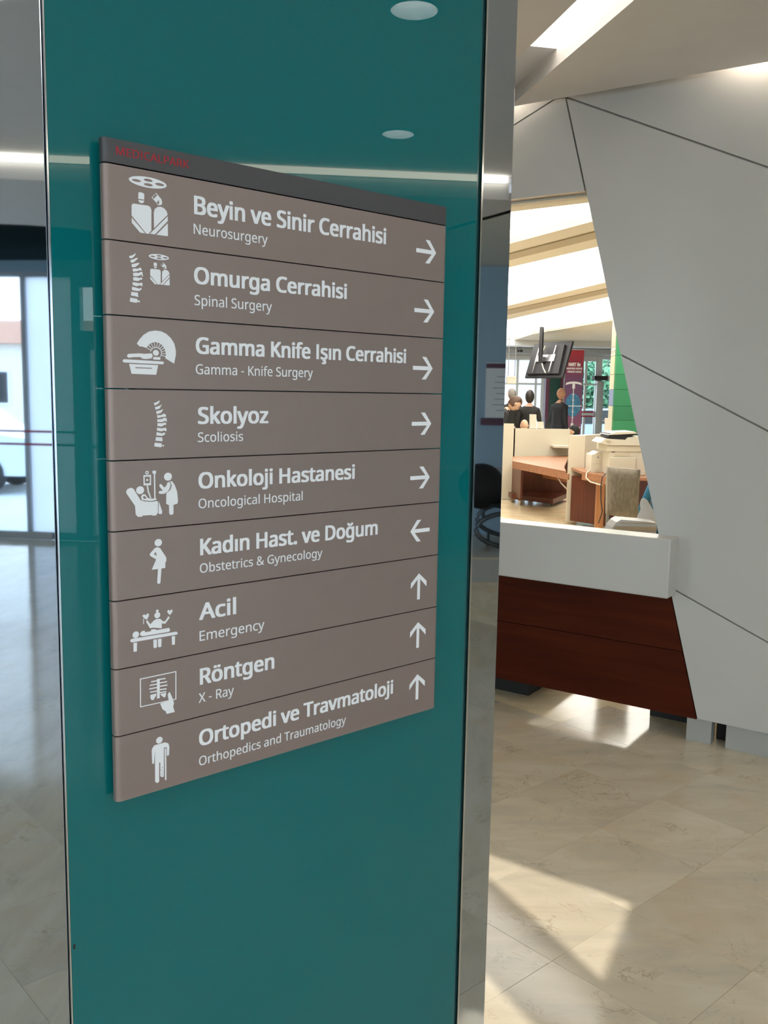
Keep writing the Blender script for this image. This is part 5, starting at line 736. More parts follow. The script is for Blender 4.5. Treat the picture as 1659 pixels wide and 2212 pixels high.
# second cubicle counter
t = thing('cubicle_desk', 'cream partitioned counter with orange wood post and desktop carrying the printers', 'desk', (2.42, 11.7, 0))
o_ = Vector((2.42, 11.7, 0))
C0 = pz(1222, 1131, 0); C1 = pz(1255, 1131, 0); zt_ = pt(1240, 940, 11.68).z
MB().box(C0.x - o_.x, C1.x - o_.x, -.05, .0, .03, zt_, .004).obj('end_panel', 'cream_laminate', t)
E0 = pt(1234, 1, 11.72); E1 = pt(1318, 1, 12.3)
MB().prism([(C0.x - o_.x, .001), (C1.x - o_.x, .001), L_(E1.xy), (E1.x - o_.x - .02, E1.y - o_.y + .05), (C0.x - o_.x + .03, .05)], .10, zt_ - .002).obj('partition', 'cream_laminate', t)
DZ = .72
F0 = pz(1257, 1019, DZ); F1 = pz(1325, 1031, DZ); F2 = F1 + Vector((1.2, -.1, 0))
MB().prism([L_(F0.xy), L_(F1.xy), L_(F2.xy), L_((F2.x, 12.0)), L_((F0.x + .0, 11.65))], DZ - .03, DZ).obj('desktop', 'desk_wood', t)
MB().prism([L_(F0.xy), L_(F1.xy), L_((F1.x + .02, F1.y + .03)), L_((F0.x + .02, F0.y + .03))], DZ - .095, DZ - .031).obj('desktop_edge', 'desk_wood', t)
G = pz(1304, 1148, 0)
MB().box(pt(1296, 1, G.y).x - o_.x, pt(1313, 1, G.y).x - o_.x, G.y - o_.y, G.y - o_.y + .06, 0, DZ - .032).obj('post', 'post_wood', t)
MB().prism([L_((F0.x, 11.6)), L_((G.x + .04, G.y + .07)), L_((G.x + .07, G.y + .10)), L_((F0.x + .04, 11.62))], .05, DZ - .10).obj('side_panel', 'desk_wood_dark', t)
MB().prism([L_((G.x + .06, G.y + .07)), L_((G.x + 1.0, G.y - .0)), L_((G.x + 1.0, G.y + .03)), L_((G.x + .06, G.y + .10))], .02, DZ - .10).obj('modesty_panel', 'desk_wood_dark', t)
qa = pz(1256, 1132, .0)
MB().prism([L_((qa.x, qa.y)), L_((qa.x + .15, qa.y - .18)), L_((qa.x + .2, qa.y - .1)), L_((qa.x + .05, qa.y + .1))], .02, .13).obj('base_block', 'desk_wood', t)
pp = [pt(1276, 1014, 11.0), pt(1267, 1022, 10.9), pt(1266, 1032, 10.85), pt(1275, 1041, 10.8), pt(1300, 1048, 10.5)]
MB().tube([p - o_ for p in pp], .008, 6).obj('cable', 'cream_plastic', t)
pp = [pt(1310, 1022, 10.35), pt(1301, 1030, 10.3), pt(1298, 1050, 10.3), pt(1298, 1080, 10.35), pt(1301, 1105, 10.4), pt(1293, 1130, 10.5)]
MB().tube([p - o_ for p in pp], .007, 6).obj('cable', 'black', t)
# laser printer, small, on the second counter
Yp = 10.95
x0, x1 = pt(1281, 1, Yp).x, pt(1312, 1, Yp).x; H_ = pt(1290, 978, Yp).z - DZ
t = thing('printer', 'small cream desktop printer with humped top beside the big copier', 'printer', ((x0 + x1) / 2, Yp, DZ))
w = (x1 - x0) / 2
prof = [(-w, 0), (w, 0), (w, H_ * .92), (w * .75, H_ * .93), (w * .4, H_ * 1.0), (0, H_ * 1.04), (-w * .3, H_ * 1.0), (-w * .55, H_ * .93), (-w * .95, H_ * .9), (-w, H_ * .85)]
MB().prism(prof, -.30, 0, MX).obj('body', 'cream_plastic', t)
MB().box(-w, w, -.004, -.0002, H_ * .44, H_ * .455).obj('seam', 'cream_dark', t)
MB().box(-w * .45, w * .1, -.006, -.0002, H_ * .02, H_ * .17).obj('tray_grip', 'cream_dark', t)
MB().box(-w * .2, w * .02, -.005, -.0002, H_ * .74, H_ * .80).obj('badge', 'slate_blue', t)
MB().box(w, w + .05, -.0, .28, 0, H_ * .88).obj('side_cover', 'cream_plastic', t)
# copier
Yc = 10.6
def cx_(x): return pt(x, 1, Yc).x
def cz_(y): return pt(1350, y, Yc).z
t = thing('copier', 'large cream office copier with raised document feeder and dark glass edge', 'copier', (cx_(1352), Yc, DZ)); bx = cx_(1352)
a, b = cx_(1316) - bx, cx_(1400) - bx
MB().box(a + .02, b, .0, .50, .0, cz_(975) - DZ, .01).obj('body', 'cream_plastic', t)
MB().box(a - .02, b + .01, -.012, .5, cz_(976) - DZ, cz_(962) - DZ, .008).obj('upper_body', 'cream_laminate', t)
MB().prism([(a - .10, cz_(957) - DZ), (a - .05, cz_(948) - DZ), (b + .01, cz_(952) - DZ), (b + .01, cz_(962) - DZ + .001), (a - .02, cz_(962) - DZ + .001)], -.42, .03, MX).obj('control_shelf', 'cream_plastic', t)
MB().box(cx_(1330) - bx, cx_(1364) - bx, -.006, -.0002, cz_(985) - DZ, cz_(980.5) - DZ).obj('output_slot', 'cream_dark', t)
MB().box(cx_(1324) - bx, cx_(1331) - bx, -.006, -.0002, cz_(977.5) - DZ + .0, cz_(975) - DZ + .0).obj('badge', 'black', t)
MB().box(cx_(1319) - bx, cx_(1377) - bx, -.02, -.0003, cz_(1016) - DZ, cz_(988) - DZ, .006).obj('front_door', 'cream_laminate', t)
MB().box(cx_(1309) - bx, cx_(1318) - bx, -.05, -.036, cz_(953) - DZ, cz_(950) - DZ).obj('keypad', 'cream_dark', t)
lid = [(cx_(1315) - bx, cz_(946) - DZ), (cx_(1317) - bx, cz_(938) - DZ), (cx_(1330) - bx, cz_(935) - DZ), (cx_(1370) - bx, cz_(933) - DZ), (cx_(1376) - bx, cz_(939) - DZ), (cx_(1360) - bx, cz_(943) - DZ), (cx_(1345) - bx, cz_(950) - DZ), (cx_(1325) - bx, cz_(949) - DZ)]
MB().prism(lid, -.40, .0, MX).obj('document_feeder', 'black_plastic', t)
MB().prism([(cx_(1314) - bx, cz_(940) - DZ), (cx_(1330) - bx, cz_(934) - DZ), (cx_(1371) - bx, cz_(932) - DZ), (cx_(1377) - bx, cz_(936) - DZ), (cx_(1355) - bx, cz_(937.5) - DZ), (cx_(1325) - bx, cz_(939.5) - DZ)], -.41, .02, MX).obj('feeder_tray', 'cream_plastic', t)
MB().prism([(cx_(1350) - bx, cz_(952) - DZ), (cx_(1356) - bx, cz_(945) - DZ), (cx_(1385) - bx, cz_(942) - DZ), (cx_(1390) - bx, cz_(952) - DZ)], -.40, .01, MX).obj('feeder_base', 'cream_plastic', t)
for k in range(2): MB().box(cx_(1322 + 24 * k) - bx, cx_(1338 + 24 * k) - bx, .05 + .1 * k, .2 + .1 * k, cz_(952) - DZ, cz_(949.5) - DZ).obj('paper', 'paper', t)
# visitor chair with tall fabric back
Yk = 7.0
def k_(x, y): return pt(x, y, Yk)
kc = k_(1350, 1060)
t = thing('chair', 'tall backed chair in grey beige woven fabric behind the counter', 'chair', (kc.x, Yk + .25, 0))
pk = [k_(1316, 1010), k_(1386, 1016), k_(1378, 1123), k_(1313, 1112)]
mb = MB(); n = 8; vs = []
for i in range(n + 1):
    for j in range(n + 1):
        a, b = i / n, j / n
        p = pk[0] * (1 - a) * (1 - b) + pk[1] * a * (1 - b) + pk[2] * a * b + pk[3] * (1 - a) * b
        e_ = 1 - max(abs(2 * a - 1), abs(2 * b - 1)) ** 6
        vs.append(Vector((p.x - kc.x, -.25 + .035 * (1 - e_) - .03 * b, p.z)))
m2 = [v + Vector((0, .075 * (1 if True else 0), 0)) for v in vs]
N_ = (n + 1) ** 2; fs = []
for i in range(n):
    for j in range(n):
        q = i * (n + 1) + j; fs.append((q, q + 1, q + n + 2, q + n + 1)); fs.append((N_ + q, N_ + q + n + 1, N_ + q + n + 2, N_ + q + 1))
bd = [i * (n + 1) for i in range(n + 1)] + [n * (n + 1) + j for j in range(1, n + 1)] + [i * (n + 1) + n for i in range(n - 1, -1, -1)] + [j for j in range(n - 1, 0, -1)]
for i in range(len(bd)): a, b = bd[i], bd[(i + 1) % len(bd)]; fs.append((a, b, N_ + b, N_ + a))
mb.add(vs + m2, fs, True).obj('backrest', 'fabric_grey', t)
MB().box(-.20, .19, -.16, .32, .43, .51, .03).obj('seat', 'fabric_grey', t)
for x in (-.105, .095):
    MB().tube([(x, -.20, .02), (x, -.16, .43), (x, -.17, .62), (x, -.175, .8)], .012).obj('leg', 'steel', t)
    MB().tube([(x, .30, .02), (x, .26, .43)], .012).obj('leg', 'steel', t)
# white rounded printer right behind the counter band, standing on the worktop
Yq = 4.9
def r_(x, y, Y=Yq): return pt(x, y, Y)
wl_ = r_(1330, 1160); wr_ = r_(1440, 1160)
bz = .725
t = thing('printer', 'white rounded desktop printer just behind the counter band', 'printer', ((wl_.x + wr_.x) / 2, Yq, bz)); bx = (wl_.x + wr_.x) / 2
zz = lambda y: r_(1380, y).z - bz
pf = [(r_(1326, 1).x - bx, 0), (r_(1328, 1).x - bx, zz(1158)), (r_(1334, 1).x - bx, zz(1140)), (r_(1342, 1).x - bx, zz(1129)), (r_(1352, 1).x - bx, zz(1123)), (r_(1410, 1).x - bx, zz(1127)), (r_(1430, 1).x - bx, zz(1129)), (r_(1430, 1).x - bx, 0)]
MB().prism(pf, -.14, .0, MX).obj('body', 'frame_white', t)
MB().box(r_(1338, 1).x - bx, r_(1430, 1).x - bx, -.012, -.0003, zz(1147), zz(1137), .004).obj('paper_slot', 'cream_dark', t)
MB().box(r_(1350, 1).x - bx, r_(1428, 1).x - bx, -.004, -.0003, zz(1131), zz(1129.5)).obj('seam', 'cream_dark', t)
# perforated white tray leaning up behind it
mb = MB()
tp = [(1392, 1076), (1398, 1080), (1412, 1104), (1424, 1128), (1374, 1124), (1384, 1100), (1383, 1085), (1386, 1078)]
Yt = 5.12
ctr = r_(1398, 1110, Yt); ol = [(r_(x, y, Yt).x - ctr.x, r_(x, y, Yt).z - bz) for x, y in tp]
hl = []
for k in range(5):
    for j in range(3):
        x, y = 1390 + 4.2 * k, 1086 + 4.8 * k + 6 * j; p = r_(x, y, Yt); q = r_(x + 1.2, y + 3.2, Yt); r2 = r_(x + 2.0, y + 3.0, Yt); s2 = r_(x + .8, y - .2, Yt)
        hl.append([(v.x - ctr.x, v.z - bz) for v in (p, q, r2, s2)])
vs, fs = fill([ol] + hl, .006)
t = thing('document_tray', 'white perforated plastic tray standing behind the rounded printer', 'tray', (ctr.x, Yt, bz)); mb.add([MX @ v for v in vs], fs).obj('perforated_panel', 'frame_white', t)
MB().box(ol[4][0], ol[3][0], -.0, .05, 0, .012).obj('base', 'frame_white', t)
# hanging screen
sp = pt(1185, 778, 18.5)
t = thing('television', 'black flat screen hanging from a ceiling pole, seen from behind', 'television', (sp.x, 18.5, sp.z), math.radians(-62))
R_ = Matrix.Rotation(math.radians(-17), 4, 'X')
# local: screen faces +Y, back faces -Y
MB().box(-.60, .60, -.02, .03, -.37, .37, .012, R_).obj('bezel', 'black_plastic', t)
MB().box(-.57, .57, .0301, .032, -.34, .34, 0, R_).obj('screen', 'black', t)
MB().prism([(-.52, -.30), (.52, -.30), (.46, .28), (-.46, .28)], .021, .075, R_ @ MX).obj('back_cover', 'black_plastic', t)
MB().box(-.30, .30, -.10, -.076, -.06, .08, 0, R_).obj('mount_plate', 'steel', t)
for x in (-.26, .26): MB().box(x - .015, x + .015, -.115, -.101, -.28, .26, 0, R_).obj('mount_rail', 'steel', t)
MB().tube([R_ @ Vector((-.05, -.13, .25)), R_ @ Vector((-.08, -.15, 0)), R_ @ Vector((.1, -.14, -.22)), R_ @ Vector((.16, -.10, -.3))], .012, 6).obj('cable', 'cream_plastic', t)
MB().cyl((-.02, -.18, -.06), (-.02, -.18, HZ + .088 - sp.z), .045, n=12).obj('pole', 'black', t)
MB().box(-.06, .02, -.18, -.09, -.05, .06).obj('pole_bracket', 'black', t)
# emergency lamp box and spot trio on the far header
Yl = 16.0
p0, p1 = pt(1094, 829, Yl), pt(1115, 813, Yl)
t = thing('emergency_lamp', 'cream lamp box hanging in front of the far glazing at the left', 'lamp', ((p0.x + p1.x) / 2, Yl, (p0.z + p1.z) / 2))
w, h = (p1.x - p0.x) / 2, (p1.z - p0.z) / 2
MB().box(-w, w, -.04, .04, -h, h, .008).obj('body', 'cream_plastic', t); MB().box(-w * .6, w * .6, -.044, -.041, h * .4, h * .8).obj('slot', 'cream_dark', t)
for x in (-w * .7, w * .7): MB().tube([(x, 0, h), (x, 0, HZ + .088 - (p0.z + p1.z) / 2)], .006, 6).obj('hanger', 'steel', t)
for k, x in enumerate((1119, 1123.5, 1127)):
    p = pt(x, 757.5, 22.4); t = thing('spotlight', ['small black spot lamp on the far header, left of three', 'small black spot lamp on the far header, middle of three', 'small black spot lamp on the far header, right of three'][k], 'lamp', (p.x, 22.4, p.z), 0, 'spot lamps on the far header')
    MB().cyl((0, -.06, -.02), (0, .03, .02), .018, n=10).obj('body', 'black', t); MB().cyl((0, .02, 0), (0, .02, HZ - .121 - p.z if p.z < HZ - .15 else .05), .008, n=6).obj('stem', 'black', t)
# dark green column with purple sides at the far glazing
Yd = 21.6
xa, xb, xc_ = pt(1176, 1, Yd).x, pt(1184, 1, Yd).x, pt(1207, 1, Yd).x; xd = pt(1213, 1, Yd).x
t = thing('column', 'dark green and purple clad column near the far glazing', 'column', ((xa + xd) / 2, Yd, 0)); bx = (xa + xd) / 2
MB().box(xb - bx, xc_ - bx, -.01, .3, 0, HZ).obj('green_cladding', 'green_dark', t)
MB().box(xa - bx, xb - bx - .001, 0, .3, 0, HZ).obj('purple_cladding', 'purple', t); MB().box(xc_ - bx + .001, xd - bx, 0, .3, 0, HZ).obj('purple_cladding', 'purple', t)
# banner
Yb_ = 20.8
ba, bb = pt(1216, 1, Yb_).x, pt(1255, 1, Yb_).x; bt = pt(1235, 756, Yb_).z; bw = (bb - ba) / 2
t = thing('banner', 'tall red and purple roll-up banner with a white target ring over a blue globe', 'banner', ((ba + bb) / 2, Yb_, 0))
LN = Matrix.Rotation(math.radians(1.6), 4, 'Y')
MB().box(-bw, bw, -.004, .004, .06, bt, 0).obj('print', 'banner_print', t)
zc = pt(1235, 877, Yb_).z; rr = (pt(1, 825, Yb_).z - pt(1, 930, Yb_).z) / 2
def clipc(r, z, n=40): return [(max(-bw, min(bw, r * math.cos(2 * math.pi * i / n))), z + r * math.sin(2 * math.pi * i / n)) for i in range(n)]
gl_ = [(bw * .86 * math.cos(2 * math.pi * i / 32), zc + .02 + bw * 1.28 * math.sin(2 * math.pi * i / 32)) for i in range(32)]
vs, fs = fill([gl_]); MB().add([(v.x, -.0045, v.y) for v in vs], fs).obj('globe', 'globe_blue', t)
mb = MB()
for sgn in (1, -1):
    a_ = []
    for r in (rr, rr - .045):
        seg = [(r * math.cos(a), zc + sgn * r * math.sin(a)) for a in [math.radians(q) for q in range(64, 117, 4)] if abs(r * math.cos(a)) < bw]
        a_ += seg if r == rr else seg[::-1]
    vs, fs = fill([a_]); mb.add([(v.x, -.005, v.y) for v in vs], fs)
    mb.box(-.03, .03, -.0055, -.0046, zc + sgn * (rr - .10) - .05, zc + sgn * (rr - .10) + .05)
mb.box(-.008, .008, -.0056, -.0047, zc - rr, zc + rr).box(-bw, bw, -.0056, -.0047, zc - .008, zc + .008)
for k in range(-3, 4): mb.box(-.03, .03, -.0057, -.0049, zc + k * .13 - .005, zc + k * .13 + .005)
mb.obj('target_ring', 'sign_white', t)
mb = MB(); Z = lambda y: pt(1235, y, Yb_).z
text_mesh(mb, 'IMRT ile', -bw * .66, bw * .66, Z(791), Z(783.5) - Z(791), .004, -.0050)
text_mesh(mb, 'KANSERDE HEDEFE', -bw * .86, bw * .86, Z(798), Z(794) - Z(798), .002, -.0050)
text_mesh(mb, 'YÖNELİK TEDAVİ', -bw * .78, bw * .78, Z(805), Z(801) - Z(805), .002, -.0050)
mb.obj('lettering', 'sign_white', t)
MB().box(-bw - .03, bw + .03, -.09, .09, 0, .06, .01).obj('base', 'steel', t); MB().cyl((0, .03, .06), (0, .03, bt), .01, n=8).obj('pole', 'steel', t); MB().box(-bw, bw, -.01, .012, bt, bt + .02).obj('top_rail', 'steel', t)
# green glass pillar with cream side
pa_, pb_, pc_, pd_ = Vector((pt(1322.5, 1, 13).x, 13)), Vector((pt(1376, 1, 13.2).x, 13.2)), Vector((pt(1376, 1, 13.2).x + .08, 13.8)), Vector((pt(1313, 1, 13.5).x, 13.5))
pc0 = (pa_ + pc_) / 2
t = thing('column', 'column clad in bright green glass panels with a cream side, behind the copier', 'column', (pc0.x, pc0.y, 0))
MB().prism([tuple(q - pc0) for q in (pa_ + Vector((.01, .012)), pb_ + Vector((-.01, .012)), pc_, pd_ + Vector((.015, .0)))], 0, HZ).obj('column_core', 'dark_void', t)
Zg = lambda y: pt(1335, y, 13).z
gz = [0, Zg(908), Zg(877), Zg(841), Zg(808), Zg(767), HZ]
dA, dB = pa_ - pc0, pb_ - pc0; dn = Vector(((dB - dA).y, -(dB - dA).x)).normalized()
for i in range(len(gz) - 1):
    MB().prism([tuple(dA + dn * .002), tuple(dB + dn * .002), tuple(dB - dn * .009), tuple(dA - dn * .009)], gz[i] + .001, gz[i + 1] - .003).obj('glass_panel', 'green_panel', t)
dA, dB = pd_ - pc0, pa_ - pc0; dn = Vector(((dB - dA).y, -(dB - dA).x)).normalized()
sz = [(0, Zg(877), 'yellow_cream'), (Zg(877), Zg(841), 'slate_blue'), (Zg(841), Zg(808), 'yellow_cream'), (Zg(808), Zg(767), 'yellow_cream'), (Zg(767), Zg(760), 'cream_laminate'), (Zg(760), Zg(757), 'cream_dark'), (Zg(757), Zg(748), 'cream_laminate'), (Zg(748), HZ, 'tan_beam')]
for a, b, m_ in sz:
    MB().prism([tuple(dA + dn * .004), tuple(dB + dn * .004 + (dA - dB).normalized() * .012), tuple(dB - dn * .007), tuple(dA - dn * .007)], a + .001, b - .004).obj('side_panel', m_, t)
# things standing on the counters
def stand_sign(x, y0, y1, Y, w, label):
    p = pt(x, y0, Y); q = pt(x, y1, Y)
    t = thing('leaflet_stand', label, 'stand', (p.x, Y, p.z)); h = q.z - p.z
    MB().prism([(-w, 0), (w, 0), (w * .8, h), (-w * 1.1, h)], -.02, 0, MX).obj('panel', 'cream_plastic', t)
    MB().box(-w, w, -.05, .06, .0, .008).obj('foot', 'cream_plastic', t); return t
stand_sign(1151.5, 925, 895, 14.38, .055, 'tall cream leaflet holder on the left cubicle partition')
stand_sign(1168, 925, 911, 14.38, .05, 'short white tilted card holder beside the tall leaflet holder')
stand_sign(1313.5, 939, 903, 12.35, .045, 'tall cream card holder in front of the green column')
MB().prism([(0, 0), (.10, 0), (.02, .17)], -.01, .01, MX).obj('card_stand', 'black', None, tuple(pt(1176, 925, 14.38)), None, label='small dark triangular card stand at the end of the left partition', category='stand')

# ================================================================== PEOPLE
def person(name_label, loc, rz, pose='stand', coat='coat_dark', legs='trousers', skin='skin', hair=None, lean=0., H=1.70, hood=None, look=0., bulk=1.):
    """rz: facing direction, local +Y is forward"""
    k = H / 1.70
    t = thing('person', name_label, 'person', loc, rz)
    V = []; Eg = []; Rd = []
    def v(p, r): V.append(Vector(p) * k); Rd.append((r[0] * k, r[1] * k) if isinstance(r, tuple) else (r * k, r * k)); return len(V) - 1
    sit = pose == 'sit'
    hip = .52 if sit else .93
    def tl(p):      # lean of the trunk about the hip
        y, z = p[1], p[2] - hip; c, s = math.cos(lean), math.sin(lean); return (p[0], y * c + z * s, hip + z * c - y * s)
    pel = v((0, 0, hip), (.15, .105)); w1 = v(tl((0, .0, hip + .17)), (.14, .10)); w2 = v(tl((0, .01, hip + .34)), (.165, .115)); w3 = v(tl((0, 0, hip + .46)), (.15, .095)); nk = v(tl((0, .01, hip + .56)), .055); hb = v(tl((0, .02, hip + .62)), .055)
    Eg += [(pel, w1), (w1, w2), (w2, w3), (w3, nk), (nk, hb)]
    for sx in (-1, 1):
        sh_ = v(tl((sx * .17, 0, hip + .47)), .062)
        if pose == 'reach' : el = v(tl((sx * .23, .13, hip + .26)), .046); wr2 = v(tl((sx * .13, .36, hip + .22)), .034)
        elif sit: el = v(tl((sx * .23, .08, hip + .22)), .046); wr2 = v(tl((sx * .13, .30, hip + .14)), .034)
        else: el = v(tl((sx * .225, -.02, hip + .20)), .047); wr2 = v(tl((sx * .22, .05, hip - .05)), .034)
        d = (V[wr2] - V[el]).normalized(); hd = v((V[wr2] / k + d * .075), (.034, .02))
        Eg += [(w3, sh_), (sh_, el), (el, wr2), (wr2, hd)]
        base = V[hd] / k
        side = Vector((1, 0, 0)) if abs(d.x) < .8 else Vector((0, 1, 0)); sd = d.cross(side).normalized() if pose == 'stand' else side
        if pose == 'stand': sd = Vector((0, 1, 0))
        for q, ln in ((-.024, .062), (-.008, .075), (.008, .072), (.023, .06)):
            f1_ = v(base + sd * q + d * .02, .009); f2_ = v(base + sd * q + d * (.02 + ln * .55), .0085); f3_ = v(base + sd * q + d * (.02 + ln) + Vector((-sx * .012, 0, 0)), .007); Eg += [(hd, f1_), (f1_, f2_), (f2_, f3_)]
        th = v(base + sd * .04 - d * .02, .010); th2 = v(base + sd * .055 + d * .02, .009); Eg += [(hd, th), (th, th2)]
        hp_ = v((sx * .09, 0, hip - .03), .088)
        if sit: kn = v((sx * .11, .40, hip - .02), .062); an = v((sx * .11, .40, .09), .042); ft = v((sx * .11, .54, .045), .04)
        else: kn = v((sx * .095, .02, .50), .062); an = v((sx * .095, -.01, .09), .042); ft = v((sx * .10, .14, .04), .038)
        Eg += [(pel, hp_), (hp_, kn), (kn, an), (an, ft)]
    for i in range(len(Rd)):
        if Rd[i][0] > .045 * k and i not in (nk, hb): Rd[i] = (Rd[i][0] * bulk, Rd[i][1] * bulk)
    me = bpy.data.meshes.new('tmp'); me.from_pydata(V, Eg, []); o = bpy.data.objects.new('tmp', me); COL.objects.link(o)
    sk = o.modifiers.new('s', 'SKIN'); sk.use_smooth_shade = True
    for i, sv in enumerate(me.skin_vertices[0].data): sv.radius = Rd[i]; sv.use_root = (i == 0)
    ss = o.modifiers.new('u', 'SUBSURF'); ss.levels = 1; ss.render_levels = 1
    dg = bpy.context.evaluated_depsgraph_get(); m2 = bpy.data.meshes.new_from_object(o.evaluated_get(dg)); bpy.data.objects.remove(o)
    mb = MB(); hipk = hip * k
    hc_ = Vector(tl((0, .035, hip + .735))) * k
    wrs = [V[i] for i in range(len(V)) if abs(Rd[i][0] - .034 * k) < 1e-6 and abs(Rd[i][1] - .034 * k) < 1e-6]
    vs = [q.co.copy() for q in m2.vertices]; off = len(mb.v); mb.v += [tuple(q) for q in vs]
    nkp = V[nk]
    hands = [V[i] for i in range(len(V)) if Rd[i][1] == .02 * k]
    for p in m2.polygons:
        c = sum((vs[i] for i in p.vertices), Vector()) / len(p.vertices)
        mi = 1
        if (c - hc_).length < .20 * k and c.z > nkp.z - .01 and (c - nkp).length < .2 * k: mi = 0
        elif any((c - h_).length < .115 * k for h_ in hands): mi = 0
        elif c.z < .10 * k: mi = 3
        elif (not sit and c.z < hipk - .12 * k) or (sit and c.z < hipk + .06 * k and c.y > .02): mi = 2
        mb.f.append([off + i for i in p.vertices]); mb.mi.append(mi); mb.sm.append(True)
    bpy.data.meshes.remove(m2)
    # head with brow, nose, chin, ears
    cl_k, sl_k = math.cos(look), math.sin(look)
    def hf(d):
        r = 1.
        if d.y > 0: r += .10 * math.exp(-((d.x / .16) ** 2 + ((d.z + .12) / .16) ** 2)) * 1.7 - .05 * math.exp(-((abs(d.x) - .35) / .15) ** 2 - ((d.z - .08) / .12) ** 2)
        if d.z < -.3: r *= 1 - .16 * abs(d.x); r += .03 if d.y > .3 else 0
        return r
    MH = Matrix.Translation(hc_) @ Matrix.Rotation(-lean - look, 4, 'X')
    h0 = MB().ell((0, 0, 0), (.077 * k, .098 * k, .118 * k), 20, 16, hf)
    mb.cur = 0; mb.add([MH @ Vector(q) for q in h0.v], h0.f, True)
    for sx in (-1, 1):
        e0 = MB().ell((sx * .078 * k, -.005 * k, -.01 * k), (.012 * k, .02 * k, .032 * k), 8, 6); mb.add([MH @ Vector(q) for q in e0.v], e0.f, True)
    mb.cur = 4
    for sx in (-1, 1):
        e0 = MB().ell((sx * .03 * k, .089 * k, .008 * k), (.011 * k, .007 * k, .007 * k), 8, 6); mb.add([MH @ Vector(q) for q in e0.v], e0.f, True)
    e0 = MB().ell((0, .094 * k, -.062 * k), (.024 * k, .006 * k, .006 * k), 8, 6); mb.cur = 5; mb.add([MH @ Vector(q) for q in e0.v], e0.f, True)
    mb.obj('body', [skin, coat, legs, 'shoe', 'eye_dark', 'shirt_red'], t)
    def cap(name, m_, grow, low, back):
        h1 = MB(); nu, nv = 20, 14; vs_ = []; fs_ = []
        for j in range(nv + 1):
            for i in range(nu):
                th = 2 * math.pi * i / nu; lim = low if math.sin(th) > .25 else back
                ph = (math.pi * lim) * j / nv; d = Vector((math.sin(ph) * math.cos(th), math.sin(ph) * math.sin(th), math.cos(ph)))
                vs_.append(MH @ Vector((d.x * .080 * k * grow, (d.y * .101 - .003) * k * grow, (d.z * .121 + .003) * k * grow)))
        for j in range(nv):
            for i in range(nu): fs_.append((j * nu + i, (j + 1) * nu + i, (j + 1) * nu + (i + 1) % nu, j * nu + (i + 1) % nu))
        h1.add(vs_, fs_, True).obj(name, m_, t)
    if hair: cap('hair', hair[0], hair[1], hair[2], hair[3])
    if hood: cap('headscarf', hood, 1.10, .40, .86); MB().ell(nkp + Vector((0, -.01, -.02)) * k, (.13 * k, .11 * k, .10 * k), 14, 8).obj('scarf_drape', hood, t)
    # coat hem / collar as clothing pieces
    if not sit and pose == 'stand':
        n = 18; rings = [(hip + .10, .17, .125), (hip - .05, .185, .14), (hip - .22, .20, .155)]
        vs_ = [Vector((rx * math.cos(2 * math.pi * i / n), ry * math.sin(2 * math.pi * i / n), z)) * k for z, rx, ry in rings for i in range(n)]
        MB().add(vs_, [(a * n + i, (a + 1) * n + i, (a + 1) * n + (i + 1) % n, a * n + (i + 1) % n) for a in (0, 1) for i in range(n)], True).obj('coat_skirt', coat, t)
    return t
g_ = lambda x, Y: (pt(x, 857, Y).x, Y, 0)
person('bald man in a dark coat standing in profile before the banner', g_(1209, 19.0), math.radians(-62), coat='coat_dark', H=1.69, bulk=1.25)
person('grey haired person in a dark coat standing with back turned at the far left', g_(1107, 18.9), math.radians(20), coat='coat_black', H=1.66, hair=('hair_grey', 1.05, .36, .72))
person('woman with long dark hair and black coat seen from behind', g_(1144, 17.7), math.radians(-15), coat='coat_black', H=1.62, hair=('hair_dark', 1.13, .40, .92))
person('brown haired man in black bending over the left cubicle counter', g_(1044, 15.1), math.radians(-80), pose='reach', coat='coat_black', skin='skin_light', hair=('hair_brown', 1.06, .34, .72), lean=.75, H=1.74, look=.1)
person('seated bald person whose head tops the left cubicle partition', g_(1136, 16.0), math.radians(10), pose='sit', coat='coat_black', skin='skin_light', H=1.48)
person('seated woman in a black headscarf behind the second cubicle partition', g_(1247, 15.3), math.radians(70), pose='sit', coat='coat_black', skin='skin_light', hood='coat_black', H=1.40, bulk=1.15)
person('person in a blue top seated behind the fabric chair at the wall edge', (pt(1440, 1, 8.6).x, 8.6, 0), math.radians(20), pose='sit', coat='shirt_blue', skin='skin', hair=('hair_dark', 1.06, .4, .9), H=1.34)
person('dark haired person in red brown top beside the green column', (pt(1374, 1, 14.6).x, 14.6, 0), math.radians(60), pose='sit', coat='shirt_red', hair=('hair_dark', 1.08, .4, .9), H=1.50)
# seats under the seated people
def stool(x, y, h, label):
    t = thing('stool', label, 'stool', (x, y, 0)); MB().cyl((0, 0, h - .06), (0, 0, h), .19, n=20).obj('seat', 'black', t); MB().cyl((0, 0, .03), (0, 0, h - .06), .025, n=10).obj('post', 'steel', t); MB().cyl((0, 0, 0), (0, 0, .03), .2, .17, n=20).obj('base', 'black_plastic', t)
for (x, Y, H_, l) in ((1136, 16.0, 1.48, 'black round stool behind the left cubicle partition'), (1247, 15.3, 1.40, 'black round stool behind the second cubicle partition'), (1440, 8.6, 1.34, 'black round stool behind the tall white wall'), (1374, 14.6, 1.5, 'black round stool beside the green column')):
    stool(pt(x, 1, Y).x, Y - .02, .385 * H_ / 1.7, l)

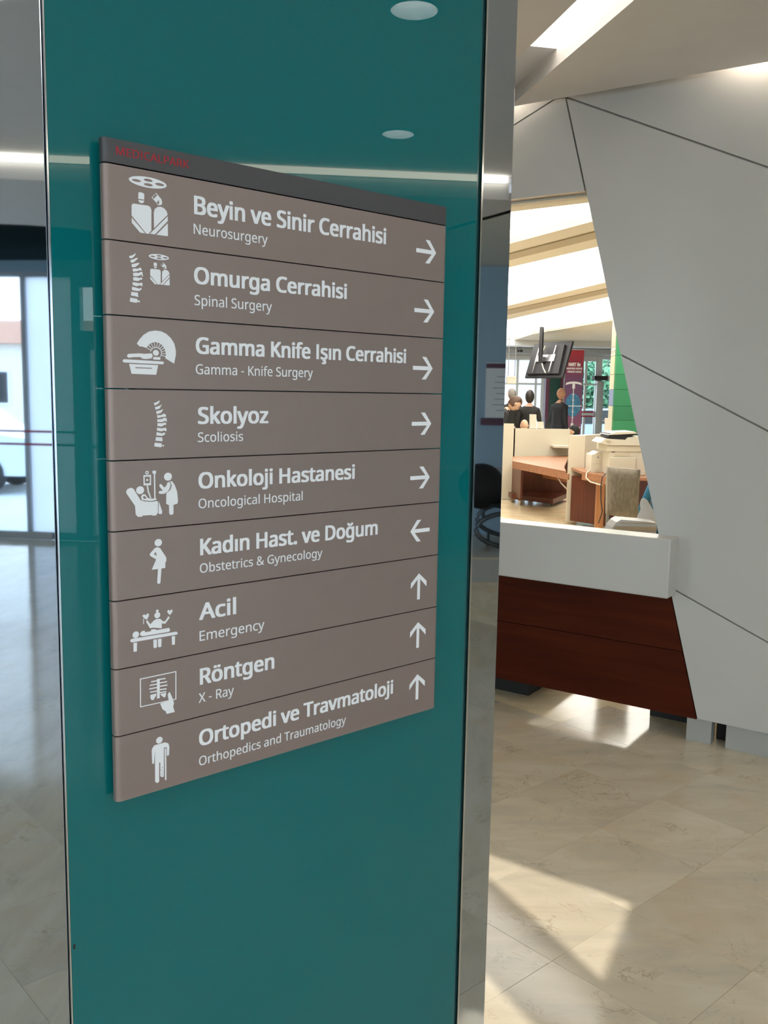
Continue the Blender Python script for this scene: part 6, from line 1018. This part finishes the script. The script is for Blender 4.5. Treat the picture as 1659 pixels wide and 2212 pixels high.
# ================================================================== THINGS MIRRORED IN THE COLUMN
pl_c = (7.55, 1.7); t = MB(); R0 = 1.44
arc = [(pl_c[0] - .06, pl_c[1] - R0)] + [(pl_c[0] - R0 * math.cos(a), pl_c[1] + R0 * math.sin(a)) for a in [math.radians(q) for q in range(-86, 87, 4)]] + [(pl_c[0] - .06, pl_c[1] + R0)]
arc = [(min(x, XR - .035), y) for x, y in arc]
pf_ = thing('platform', 'low curved stone platform along the blue wall, mirrored in the right steel strip', 'platform', (7.0, 1.5, 0))
MB().prism([(x - 7.0, y - 1.5) for x, y in arc], 0, .20).obj('riser', 'plinth_grey', pf_); MB().prism([(x - 7.0 - (.015 if x < 7.3 else 0), y - 1.5) for x, y in arc], .2005, .22).obj('top_slab', 'marble', pf_)
lc = thing('lounge_chair', 'low black lounge chair with looped dark tubular frame on the curved platform', 'chair', (6.78, 2.27, .22), 0)
def rbk(d): return 1.
MB().ell((0, -.33, .555), (.33, .22, .21), 24, 14).obj('backrest', 'coat_black', lc)
MB().ell((0, .02, .41), (.31, .36, .055), 24, 12).obj('seat', 'coat_black', lc)
for sx in (-1, 1):
    lp = [(sx * .36, .02 + .38 * math.cos(a), .20 + .165 * math.sin(a)) for a in [2 * math.pi * i / 28 for i in range(28)]]
    MB().tube(lp, .022, 8, True).obj('arm_loop', 'steel_dark', lc)
for y, z in ((-.25, .06), (.25, .06), (.30, .30), (-.30, .29)): MB().tube([(-.36, y, z), (.36, y, z)], .013, 8).obj('crossbar', 'black', lc)
for y in (-.12, .14):
    MB().tube([(-.36, y, .018), (.36, y, .018)], .016, 8).obj('base_bar', 'steel', lc)
po = thing('notice_board', 'white wall notice with purple bands on the blue wall, mirrored in the steel strip', 'sign', (XR, 2.22, 1.66))
MB().box(-.02, -.002, -.27, .27, -.27, .27).obj('panel', 'paper', po)
MB().box(-.024, -.0205, -.27, .27, .215, .262).obj('top_band', 'purple', po); MB().box(-.03, -.0005, -.31, .31, -.345, -.275).obj('bottom_band', 'purple', po)
for k in range(7): MB().box(-.0215, -.0203, -.16 - .02 * (k % 3), .2 - .05 * (k % 2), .13 - .055 * k, .136 - .055 * k).obj('text_line', 'slate_blue', po)
# fire-hose like cabinet and visitor bench near the back windows keep the rest of the lobby furnished
be = thing('bench', 'grey upholstered visitor bench by the back windows', 'bench', (-1.5, -6.2, 0))
MB().box(-.9, .9, -.25, .25, .38, .46, .02).obj('seat', 'fabric_grey', be)
for x in (-.8, .8):
    for y in (-.2, .2): MB().cyl((x, y, 0), (x, y, .38), .02, n=10).obj('leg', 'steel', be)
